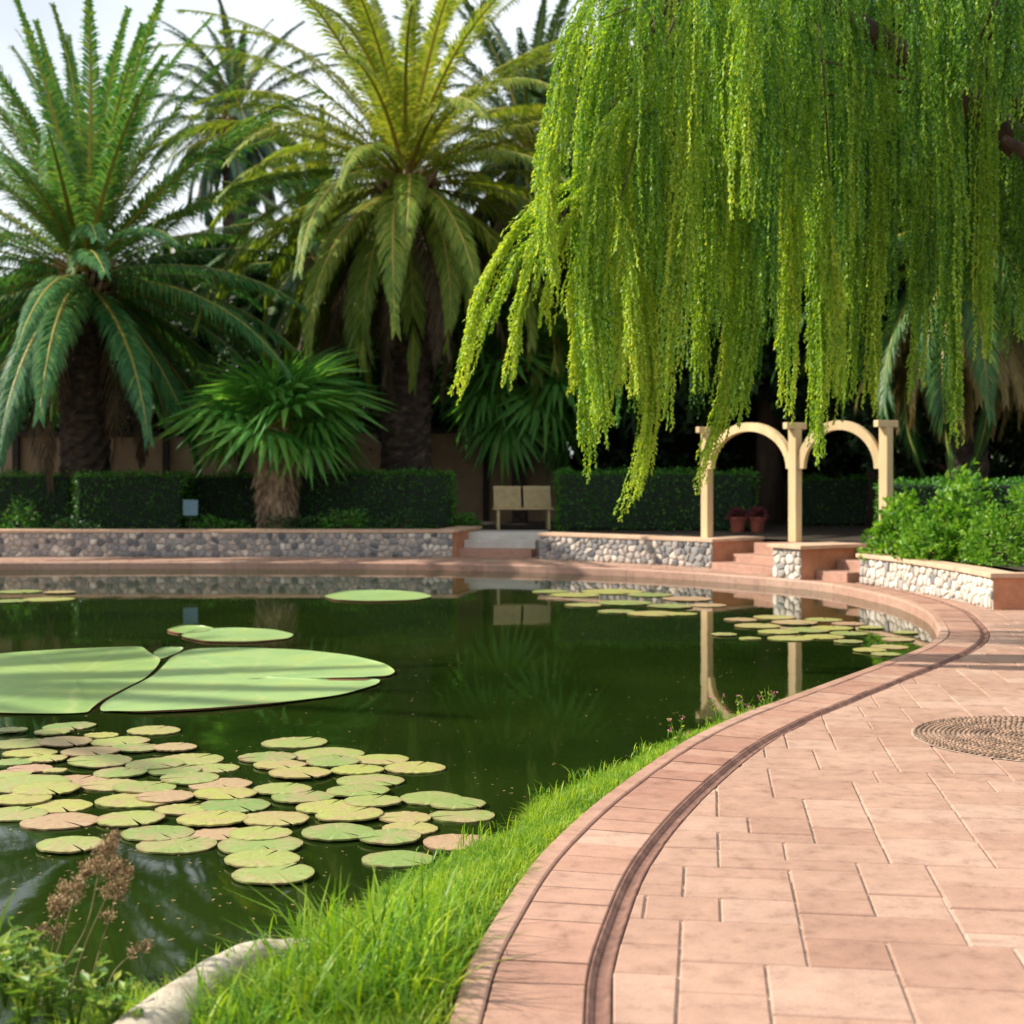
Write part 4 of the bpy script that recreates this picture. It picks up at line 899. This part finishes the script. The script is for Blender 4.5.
crop = [(138,254,108),(25,265,60),(104,268,72),(308,264,108),(590,287,136),(203,277,70),(130,288,110),(240,287,120),(40,290,120),(655,310,150),(350,300,90),(270,300,100),(535,318,120),(762,321,116),(180,310,120),(665,328,110),(60,310,110),(830,338,126),(385,320,130),(200,328,130),(95,322,80),(560,333,110),(30,326,80),(310,335,120),(715,345,110),(350,345,110),(60,340,90),(430,338,100),(600,352,130),(240,350,110),(740,365,140),(20,350,90),(110,348,50),(380,362,120),(50,372,180),(440,372,130),(150,365,140),(715,388,130),(565,383,120),(290,378,130),(220,372,120),(90,385,140),(450,393,130),(605,398,130),(862,400,130),(270,402,160),(40,405,130),(330,398,120),(470,415,145),(120,415,130),(745,410,120),(915,413,115),(655,418,130),(365,422,110),(925,433,136),(550,445,140),(260,443,140),(30,432,130),(120,445,160),(425,445,145),(700,435,140),(810,440,110),(315,470,150),(440,470,120),(520,475,130),(675,470,150),(820,461,115),(355,492,165),(780,482,130),(140,496,137),(520,495,175),(915,488,145),(795,520,150),(525,526,155),(548,554,170)]
pads = []
for k, (cx, cy, w) in enumerate(crop):
    pads.append([cx / 2, 600 + cy / 2, w / 2 / 2 * .97])
ords = ['first', 'second', 'third', 'fourth', 'fifth', 'sixth', 'seventh', 'eighth', 'ninth', 'tenth', 'eleventh', 'twelfth']
rows = {}
for q, p in enumerate(pads): rows.setdefault(int((p[1] - 722) // 13), []).append(q)
rk = sorted(rows); rname = {r_: ['farthest', 'second farthest', 'third farthest', 'fourth farthest', 'fifth farthest', 'sixth farthest', 'seventh farthest', 'eighth farthest', 'ninth farthest', 'tenth farthest', 'eleventh farthest', 'nearest'][min(i, 11)] if r_ != rk[-1] else 'nearest' for i, r_ in enumerate(rk)}
lab = {}
for r_ in rk:
    ids = sorted(rows[r_], key=lambda q: pads[q][0])
    for i, q in enumerate(ids): lab[q] = f'small lily pad, {ords[min(i, 11)]} from left in {rname[r_]} row of near raft'
for q, (px, py, hw) in enumerate(pads):
    p = U(px, py, WZ); r_ = hw * p.y / F; o = link('lily_pad', PM_[q % 7]); lift = .006 + .0022 * ((q * 7) % 9)
    o.location = (p.x, p.y, WZ + lift); dep = .86
    o.scale = (r_, r_ * dep, .7); o.rotation_euler = (rng.normal(0, .012), rng.normal(0, .012), 0)
    tag(o, lab[q], 'lily pad', 'small lily pads of the near raft')
# far pads: crowded patches of the right far side and the left
far = []
c4 = [(30,512,150,.1),(120,520,110,.1),(210,530,120,.2),(60,540,130,.2),(170,548,110,.2),(260,545,90,.2),(40,560,90,.3),(130,566,130,.6),(200,567,70,.6),(300,617,62,.9),(362,625,54,.9),(340,580,80,.4),(420,575,100,.4),(380,596,110,.4),(470,588,110,.4),(540,580,90,.4),(600,590,80,.5),(430,610,100,.4),(500,606,110,.4),(560,602,100,.4),(460,625,110,.5),(540,622,100,.5),(600,614,90,.4),(600,634,70,.7),(650,655,80,.9),(700,646,90,.6),(720,628,80,.6),(690,664,70,.5),(740,612,60,.6),(655,600,60,.6),(-60,520,120,.1),(-120,512,90,.1),(-40,545,90,.2)]
for (cx, cy, w, _) in c4: far.append((600 + cx / 2.415, 380 + cy / 2.415, w / 2 / 2.415))
fars = sorted(range(len(far)), key=lambda q: far[q][1])
bands = [fars[i:i + 11] for i in range(0, len(fars), 11)]
for bi, bd in enumerate(bands):
    for i, q in enumerate(sorted(bd, key=lambda z: far[z][0])):
        px, py, hw = far[q]; p = U(px, py, WZ); r_ = hw * p.y / F; o = link('lily_pad', PM_[(q * 3) % 7]); o.location = (p.x, p.y, WZ + .008 + .002 * (q % 5)); o.scale = (r_, r_ * .95, .7)
        tag(o, f"pale lily pad by the pergola, {ords[i] if i < 12 else 'last'} from left in {['far', 'middle', 'near'][bi]} rows", 'lily pad', 'lily pads in the patch by the pergola')
for i, (px, py, hw) in enumerate([(20, 592, 22), (48, 600, 26), (8, 602, 20), (60, 593, 16)]):
    p = U(px, py, WZ); r_ = hw * p.y / F; o = link('lily_pad', PM_[i]); o.location = (p.x, p.y, WZ + .008 + .003 * i); o.scale = (r_, r_ * .9, .7)
    tag(o, ['blurred lily pad farthest back at the left edge of the pond', 'broad blurred lily pad of the left edge patch, furthest right', 'blurred lily pad nearest the left frame edge', 'small blurred lily pad behind the left edge patch'][i], 'lily pad', 'lily pads at the far left')
def big_pad(pts, label, th=.035, lift=.004, rim=True, dish=.03):
    P = [U(x, y, WZ) for x, y in pts]; n = len(P); c = sum(P, Vector()) / n
    # densify
    D = []
    for i in range(n):
        for k in range(6): D.append(P[i].lerp(P[(i + 1) % n], k / 6))
    sm = D[:]
    for _ in range(3): sm = [(sm[i - 1] + sm[i] * 2 + sm[(i + 1) % len(sm)]) / 4 for i in range(len(sm))]
    D = sm; m = len(D); root = empty('giant_lily_pad', c + Vector((0, 0, lift))); tag(root, label, 'lily pad', 'giant floating lily pads')
    mb = MB(); levels = [1, .985, .93, .6, .3]; vs = []
    for li, f in enumerate(levels):
        for i, p in enumerate(D):
            q = (p - c) * f; z = (.012 + .005 * math.sin(i * .21)) if li < 1 else .008 if li < 2 else .004 + .003 * math.sin(i * .3 + li)
            vs.append((q.x, q.y, z))
    vs.append((0, 0, .004)); fs = []
    for li in range(len(levels) - 1):
        for i in range(m): j = (i + 1) % m; fs.append((li * m + i, li * m + j, (li + 1) * m + j, (li + 1) * m + i))
    for i in range(m): fs.append(((len(levels) - 1) * m + i, (len(levels) - 1) * m + (i + 1) % m, len(vs) - 1))
    mb.mesh(vs, fs); mb.build('leaf', M['bigpad'], root, True)
    mb = MB(); vs = [((p - c).x * 1.002, (p - c).y * 1.002, .0118 + .005 * math.sin(i * .21)) for i, p in enumerate(D)] + [((p - c).x * .992, (p - c).y * .992, .002) for p in D]
    mb.mesh(vs, [(i, (i + 1) % m, m + (i + 1) % m, m + i) for i in range(m)]); mb.build('rim', M['padrim'], root, True)
big_pad([(-95, 690), (-60, 668), (0, 655), (70, 650), (128, 647.5), (142, 648), (150, 655), (161, 661), (157, 668), (146, 679), (125, 690), (103, 702), (92, 710), (88, 714), (60, 715), (0, 715), (-50, 712)], 'giant pale green lily pad at the left frame edge of the pond')
big_pad([(167, 664), (171, 660), (190, 651), (240, 649), (300, 651), (350, 657), (385, 666), (396, 674), (388, 678), (330, 678), (255, 678.5), (330, 682), (381, 681.5), (378, 686), (340, 697), (270, 706), (200, 712), (140, 714.5), (112, 713), (101, 713), (100, 710), (106, 704), (130, 690.5), (152, 678.5), (163, 668)], 'giant pale green lily pad with a slit on its right side', lift=.008)
big_pad([(178, 637), (195, 631), (235, 629), (275, 630.5), (295, 635), (288, 640), (250, 643.5), (205, 643)], 'medium oval lily pad floating behind the giant ones')
big_pad([(322, 597), (345, 592), (385, 591), (420, 593), (434, 597), (415, 601), (370, 602.5), (335, 601)], 'oval green lily pad alone near the far wall')
big_pad([(165, 631), (180, 627), (200, 627), (215, 629), (205, 632), (180, 635)], 'small curled lily leaf behind the medium oval pad')
big_pad([(152, 654), (163, 649), (185, 649), (178, 654), (164, 659), (157, 661)], 'small leaf wedged between the two giant lily pads', lift=.004)

# ------------------------------------------------------------------ grassy bank inside the rim
bw = [(2.0, 1.6), (3.0, 1.5), (3.8, 1.25), (4.3, .95), (4.9, .70), (5.6, .48), (6.4, .36), (7.5, .28), (8.4, .18), (9.2, .10), (10.2, .04)]
s0, s1 = s_of(-.5, 2.2), s_of(2.2, 10.3); ssb = np.arange(s0, s1, .06)
yc = cpos(ssb)[:, 1]; wd = np.interp(yc, [a for a, b in bw], [b for a, b in bw])
wd = wd * (1 + .12 * np.sin(ssb * 4.1) + .08 * np.sin(ssb * 9.7))
prof = [(0.0, -.03), (.25, -.045), (.6, -.07), (.9, -.105), (1.0, -.125), (1.25, -.30)]
mb = MB(); vs = []
for k in range(len(ssb)):
    for fr, z in prof:
        p = cpos(ssb[k], .03 - fr * (wd[k] + .03)); vs.append((p[0], p[1], z + .012 * math.sin(ssb[k] * 7 + fr * 5)))
n = len(prof); mb.mesh(vs, [(a * n + b, a * n + b + 1, (a + 1) * n + b + 1, (a + 1) * n + b) for a in range(len(ssb) - 1) for b in range(n - 1)])
o = mb.build('grass_bank', M['soil'], smooth=True); tag(o, kind='structure')
mb = MB(); L_ = [(-1.1, 4.45), (-1.6, 4.35), (-2.1, 4.55), (-2.6, 4.75), (-3.4, 4.9), (-5, 4.7), (-8, 4.0)]; vs = []
for x, y in L_: vs += [(x, y + .25, -.3), (x, y, -.125), (x, y - .5, -.06), (x + .3, 1.5, -.03)]
mb.mesh(vs, [(a * 4 + b, a * 4 + b + 1, (a + 1) * 4 + b + 1, (a + 1) * 4 + b) for a in range(len(L_) - 1) for b in range(3)]); o = mb.build('near_bank', M['soil'], smooth=True); tag(o, kind='structure')
def blades(P, H, W, lean, rg, tint, curl=.5):
    """curved blades of 3 segments"""
    n = len(P); a = rg.uniform(0, 6.283, n); dh = np.c_[np.cos(a), np.sin(a), np.zeros(n)]; side = np.c_[-np.sin(a), np.cos(a), np.zeros(n)]
    H = np.broadcast_to(H, (n,))[:, None]; W = np.broadcast_to(W, (n,))[:, None]; lean = np.broadcast_to(lean, (n,))[:, None]
    rows_ = []
    for s, wv in ((0, .8), (.35, 1), (.7, .75), (1, .08)):
        c = P + np.array([0, 0, 1.]) * H * (s - curl * lean * s * s * .9) + dh * H * lean * s * s; rows_ += [c - side * W * wv / 2, c + side * W * wv / 2]
    co = np.stack(rows_, 1).reshape(-1, 3); b = np.arange(n)[:, None] * 8
    f = np.concatenate([b + np.array([0, 1, 3, 2]), b + np.array([2, 3, 5, 4]), b + np.array([4, 5, 7, 6])]); return co, f, np.tile(np.broadcast_to(tint, (n,)), 3)
rg = np.random.default_rng(5); NB = 52000
sb = rg.uniform(s0, s1, NB * 2); yb = cpos(sb)[:, 1]; keep_ = rg.random(len(sb)) < np.interp(yb, [2.2, 3.6, 5, 7, 10], [.1, .75, 1, .75, .25]); sb = sb[keep_][:NB]
ybb = cpos(sb)[:, 1]; wdd = np.interp(ybb, [a for a, b in bw], [b for a, b in bw]) * (1 + .12 * np.sin(sb * 4.1) + .08 * np.sin(sb * 9.7))
fr = rg.random(len(sb)) ** .9 * 1.03; cl_ = .5 + .5 * np.sin(sb * 5.3 + fr * 4) * np.sin(sb * 2.1 + 1.3)
Pp = cpos(sb, 0) - np.stack([np.interp(sb, arc, N_[:, 0]), np.interp(sb, arc, N_[:, 1])], 1) * ((fr * wdd) - .0)[:, None]
zb = np.interp(fr, [0, .25, .6, .9, 1, 1.05], [-.035, -.05, -.075, -.11, -.13, -.14])
hh = (.045 + .055 * cl_ * rg.random(len(sb))) * np.interp(ybb, [3, 5, 7, 10], [1.5, 1.2, .85, .6]) * rg.uniform(.7, 1.5, len(sb))
co1, f1, t1 = blades(np.c_[Pp, zb], hh, .0042, rg.uniform(.2, 1.5, len(sb)), rg, np.clip(rg.normal(.42, .24, len(sb)) + .25 * cl_, 0, 1))
# tall tufts
tuf = [(340, 1000, .36), (365, 985, .40), (395, 975, .34), (430, 960, .30), (420, 1010, .34), (445, 935, .2), (300, 1015, .2), (350, 1035, .3), (385, 1025, .3), (470, 915, .14), (500, 890, .12), (255, 1030, .18), (405, 1000, .3), (330, 970, .20), (440, 985, .22), (280, 1030, .2), (590, 800, .10), (630, 775, .09), (560, 830, .10), (530, 860, .12)]
for q_ in range(90):
    s_ = rg.uniform(s0 + .3, s1); yv = cpos(s_)[1]; w_ = float(np.interp(yv, [a for a, b in bw], [b for a, b in bw])); p_ = cpos(s_, -.03 - rg.random() * w_ * .95)
    tuf.append((512 + F * p_[0] / p_[1], HY + F * (CZ + .08) / p_[1], rg.uniform(.06, .135) * float(np.interp(yv, [4, 7, 10], [1.1, .8, .45]))))
PT, HT, WT, LT = [], [], [], []
for px, py, h in tuf:
    c = U(px, py, -.08); k = 70 if h > .15 else 34; r_ = .10 if h > .15 else .06
    q = rg.normal(0, r_, (k, 2)); PT.append(np.c_[c.x + q[:, 0], c.y + q[:, 1], np.full(k, -.09)]); HT.append(h * rg.uniform(.5, 1.3, k)); WT.append(np.full(k, .0095 if h > .15 else .006)); LT.append(rg.uniform(.1, 1.0, k))
PT, HT, WT, LT = map(np.concatenate, (PT, HT, WT, LT))
dd_, ii_ = sdist(PT[:, :2]); ok = dd_ < -.008; PT, HT, WT, LT = PT[ok], HT[ok], WT[ok], LT[ok]
co2, f2, t2 = blades(PT, HT, WT, LT, rg, np.clip(rg.normal(.5, .2, len(PT)), 0, 1))
co = np.concatenate([co1, co2]); ff = np.concatenate([f1, f2 + len(co1)]); tt = np.concatenate([t1, t2])
o = link('bank_grass', np_mesh('bank_grass', co, ff, M['grass'], tt)); tag(o, 'bright green grass growing between the water and the pink kerb', 'grass', kind='stuff')

# pale curved stone
pts_px = [(120, 1075, .15), (158, 1030, .115), (188, 1002, .095), (222, 974, .082), (258, 957, .070), (292, 950, .056), (325, 950, .045), (352, 957, .028)]
pp = [U(x, y, -.085) for x, y, r_ in pts_px]; axp = cat_pts([p[:] for p in pp], 60); rads = np.interp(np.linspace(0, 1, 60), np.linspace(0, 1, len(pts_px)), [r_ for *_, r_ in pts_px])
bm_ = MB(); bm_.tube([Vector(p) for p in axp], [float(r_) * .93 for r_ in rads], 24)
me = bm_.data('curved_stone', M['rock'], True)
for v in me.vertices:
    x, y, z = v.co; v.co.z = (z + .085) * .9 - .09 + .005 * math.sin(x * 23 + 1) * math.sin(y * 19) + .002 * math.sin(x * 71) ; v.co.y += .006 * math.sin(x * 17 + z * 30)
o = link('curved_stone', me); tag(o, 'pale curved stone edging half hidden in grass at the water', 'rock')

# ------------------------------------------------------------------ weeds in the near left corner
def seed_stem(pts_px, Y, heads, label, mat='seed', seed=0):
    rg = np.random.default_rng(seed); P = [A(x, y, Y + dy) for x, y, dy in pts_px]; root = empty('seed_head_weed', P[0]); tag(root, label, 'weed', 'dry weeds in the near left corner'); o0 = P[0]
    ax = cat_pts([(p - o0)[:] for p in P], 24); b = MB(); b.tube([Vector(q) for q in ax], list(np.linspace(.0045, .0015, 24)), 6)
    Ps, Ds = [], []
    for (t0, L, n) in heads:                       # side sprays carrying seeds
        i = int(t0 * 23); p0 = Vector(ax[i]); 
        for s_ in range(n):
            a = rg.uniform(0, 6.28); d = Vector((math.cos(a) * .8, math.sin(a) * .6, rg.uniform(.5, 1.3))).normalized() * (L * rg.uniform(.5, 1.1)); m_ = p0 + d * .5 + Vector((0, 0, .006)); e = p0 + d
            b.tube([p0, m_, e], [.0015, .0012, .0008], 4); k = int(48 * L / .06)
            f = rg.random(k) ** .6; q = np.array(p0)[None] + np.array(d)[None] * f[:, None] + rg.normal(0, .0085, (k, 3)); Ps.append(q); Ds.append(unit(rg.normal(size=(k, 3))))
    b.build('stem', M['stem'], root, True)
    P_ = np.concatenate(Ps); D_ = np.concatenate(Ds); co, f, t = leaf_quads(P_, D_, rg.uniform(.006, .012, len(P_)), .0065, rg, rg.random(len(P_))); link('seed_head', np_mesh('seed_head', co, f, M[mat], t), root)
YW = 4.55
seed_stem([(20, 1040, 0), (50, 985, 0), (85, 930, 0), (100, 870, 0), (118, 835, 0)], YW, [(.75, .05, 7), (.83, .055, 9), (.9, .05, 9), (.97, .04, 8)], 'tall leaning weed with the highest brown seed head in the near left corner', seed=1)
seed_stem([(60, 1040, 0), (80, 960, 0), (105, 900, 0), (122, 860, 0)], YW + .05, [(.7, .045, 6), (.85, .05, 8), (.95, .045, 8)], 'weed with a fluffy brown seed head just right of the tallest one', seed=2)
seed_stem([(30, 1040, 0), (55, 960, 0), (72, 905, 0), (80, 880, 0)], YW - .05, [(.7, .04, 5), (.9, .045, 7)], 'shorter weed with a brown seed head left of the tall ones', seed=3)
seed_stem([(95, 1040, 0), (108, 985, 0), (125, 960, 0), (148, 948, 0)], YW + .1, [(.8, .03, 4), (.97, .035, 5)], 'weed with a thin arching seed head bending right over the water', seed=4)
seed_stem([(40, 1045, 0), (45, 990, 0), (58, 920, 0), (60, 905, 0)], YW + .2, [(.6, .05, 5), (.7, .05, 5), (.8, .05, 6), (.88, .05, 6), (.95, .04, 6)], 'thin weed stem with sparse seed heads behind the leaning one', seed=5)
seed_stem([(-10, 1040, 0), (20, 975, 0), (60, 905, 0), (98, 862, 0)], YW + .15, [(.55, .045, 5), (.66, .05, 6), (.78, .05, 7), (.88, .045, 7), (.97, .04, 6)], 'strongly leaning weed with brown seeds all along its upper stem', seed=8)
seed_stem([(80, 1045, 0), (92, 980, 0), (112, 910, 0), (128, 872, 0)], YW + .12, [(.62, .04, 4), (.75, .045, 6), (.86, .05, 7), (.96, .04, 7)], 'rightmost upright weed of the brown seed head clump', seed=9)
seed_stem([(165, 1045, 0), (167, 1015, 0), (170, 995, 0), (170, 985, 0)], YW - .05, [(.45, .025, 7), (.7, .028, 8), (.95, .022, 8)], 'short weed with a dark red seed head in front of the pale stone', 'seed_red', seed=6)
def leafy_weed(c, n, h, leaf, label, seed):
    rg = np.random.default_rng(seed); root = empty('leafy_weed', c); tag(root, label, 'weed', 'leafy weeds in the near left corner'); b = MB(); Ps, Ds = [], []
    for k in range(n):
        a = rg.uniform(0, 6.28); hh_ = h * rg.uniform(.5, 1.1); e = Vector((math.cos(a) * hh_ * .45, math.sin(a) * hh_ * .4, hh_)); m_ = Vector((e.x * .35, e.y * .35, hh_ * .55)); b.tube([(0, 0, -.02), m_, e], [.004, .003, .0015], 5)
        for q in range(9):
            f = .3 + .7 * q / 8; p = np.array(m_.lerp(e, max(0, (f - .5) * 2)) if f > .5 else Vector((0, 0, 0)).lerp(m_, f * 2)); Ps.append(p); dv = rg.normal(size=3); dv[2] = abs(dv[2]) * .35; Ds.append(dv)
    b.build('stem', M['weed'], root, True); P_ = np.array(Ps); D_ = unit(np.array(Ds)); co, f, t = leaf_quads(P_, D_, leaf * rg.uniform(.6, 1.3, len(P_)), leaf * .5, rg, np.clip(rg.normal(.5, .25, len(P_)), 0, 1), .2, up=unit(np.c_[rg.normal(0, .3, len(P_)), rg.normal(0, .3, len(P_)), np.ones(len(P_))]))
    link('leaves', np_mesh('leaves', co, f, M['weed'], t), root)
for i, (px, py, n, h, lf, lb) in enumerate([(25, 1035, 10, .24, .060, 'leafy green weed at the left frame corner'), (75, 1030, 7, .20, .045, 'leafy weed between the seed stems'), (112, 1040, 8, .20, .045, 'small leafy weed right of the seed stems'), (5, 1000, 8, .22, .07, 'broad leafed weed by the left edge of the frame'), (50, 1015, 10, .27, .035, 'fine leafed weed with yellowing leaves among the stems'), (142, 1045, 10, .10, .03, 'low weed in front of the red seed head')]):
    leafy_weed(U(px, py, -.07), n, h, lf, lb, 60 + i)
# long blade leaves at the left edge
for i, (pts, w, lb) in enumerate([([(-30, 960), (0, 945), (25, 932), (46, 934)], .018, 'long arching blade leaf pointing right at the left edge'), ([(-25, 1000), (-8, 950), (5, 910), (17, 888)], .014, 'upright pointed blade leaf at the left edge')]):
    P = [A(x, y, YW) for x, y in pts]; ax = cat_pts([(p - P[0])[:] for p in P], 12); root_o = P[0]; b = MB(); vs = []
    for k, q in enumerate(ax):
        ww = w * math.sin(math.pi * min(1, .25 + .75 * k / 11)) + .001; tdir = Vector(ax[min(k + 1, 11)] - ax[max(k - 1, 0)]).normalized(); sd_ = tdir.cross(Vector((0, -1, .6))).normalized(); vs += [Vector(q) - sd_ * ww / 2, Vector(q) + sd_ * ww / 2]
    b.mesh(vs, [(2 * k, 2 * k + 1, 2 * k + 3, 2 * k + 2) for k in range(11)], 0, .6); o = b.build('blade_leaf', M['weed'], smooth=True, loc=root_o); tag(o, lb, 'leaf', 'blade leaves at the left edge')
# tiny flowering weeds by the kerb
for i, (px, py, lb) in enumerate([(686, 742, 'small weed with one pink flower in the grass beside the kerb'), (726, 722, 'small flowering weed at the kerb in front of the post reflection'), (752, 715, 'tallest pink flowered weed growing at the kerb edge'), (775, 708, 'tiny weed furthest along the kerb')]):
    c = U(px, py, -.04); c = Vector((c.x - .05, c.y, -.08)); rg = np.random.default_rng(i); root = empty('kerb_weed', c); tag(root, lb, 'weed', 'flowering weeds by the kerb'); b = MB(); tips = []
    for k in range(9):
        a = rg.uniform(0, 6.28); e = Vector((math.cos(a) * .06, math.sin(a) * .06, rg.uniform(.09, .21))); b.tube([(0, 0, 0), e * .5 + Vector((0, 0, .02)), e], [.003, .002, .001], 4); tips.append(e)
    b.build('stem', M['weed'], root); P_ = np.array([t_ * f for t_ in tips for f in (.3, .5, .7, .85)]); co, f, t = leaf_quads(P_, unit(rg.normal(size=P_.shape)), .03, .014, rg, rg.random(len(P_))); link('leaves', np_mesh('leaves', co, f, M['weed'], t), root)
    tp2 = np.repeat(np.array(tips[:4]), 7, 0) + rg.normal(0, .006, (28, 3)); co, f, t = leaf_quads(tp2, unit(rg.normal(size=tp2.shape)), .014, .012, rg, rg.random(28)); link('blossoms', np_mesh('blossoms', co, f, M['pink'], t), root)

# two tall palms on the left shore; their frond shadows fall on the water and the near paving
def shore_palm(label, x, y, zc, seed):
    date_palm(label, 512 + F * x / y, y, HY + F * (CZ - zc) / y, 5.0, 'frond', nfr=54, r=.36, seed=seed, dead=6, droop=1.2, z0=-.02, ex=1.0, group='palms on the left shore')
shore_palm('very tall palm on the left shore whose shadow reaches the near paving', -15.0, 1.3, 14.0, 11)
shore_palm('palm on the left shore whose shadow falls on the giant pads', -18.6, 12.6, 9.0, 12)
# floating bits on the pond
rg = np.random.default_rng(77); n = 900; px_ = rg.uniform(0, 900, n); py_ = 590 + 400 * rg.random(n) ** .8
PP = np.array([U(a, b, WZ + .003)[:] for a, b in zip(px_, py_)]); dq, _ = sdist(PP[:, :2]); PP = PP[dq < -.3]
SS = np.arange(s_of(1.6, 9.5), s_of(-.55, 23.8), .03); SS = SS + rg.uniform(-.01, .01, len(SS)); pe = cpos(SS, -.012 - .05 * 1.0 * 0) ; pe = pe - np.stack([np.interp(SS, arc, N_[:, 0]), np.interp(SS, arc, N_[:, 1])], 1) * (rg.random(len(SS)) ** 2 * .22)[:, None]
PP = np.concatenate([PP, np.c_[pe, np.full(len(pe), WZ + .003)]])
a = rg.uniform(0, 6.283, len(PP)); D = np.c_[np.cos(a), np.sin(a), rg.normal(0, .04, len(PP))]
co, f, t = leaf_quads(PP, D, rg.uniform(.008, .035, len(PP)), .010, rg, rg.random(len(PP)), up=np.tile([0., 0., 1.], (len(PP), 1)))
o = link('floating_litter', np_mesh('floating_litter', co, f, M['dry_gold'], t)); tag(o, 'tiny leaf bits floating on the dark pond water', 'leaf litter', kind='stuff')
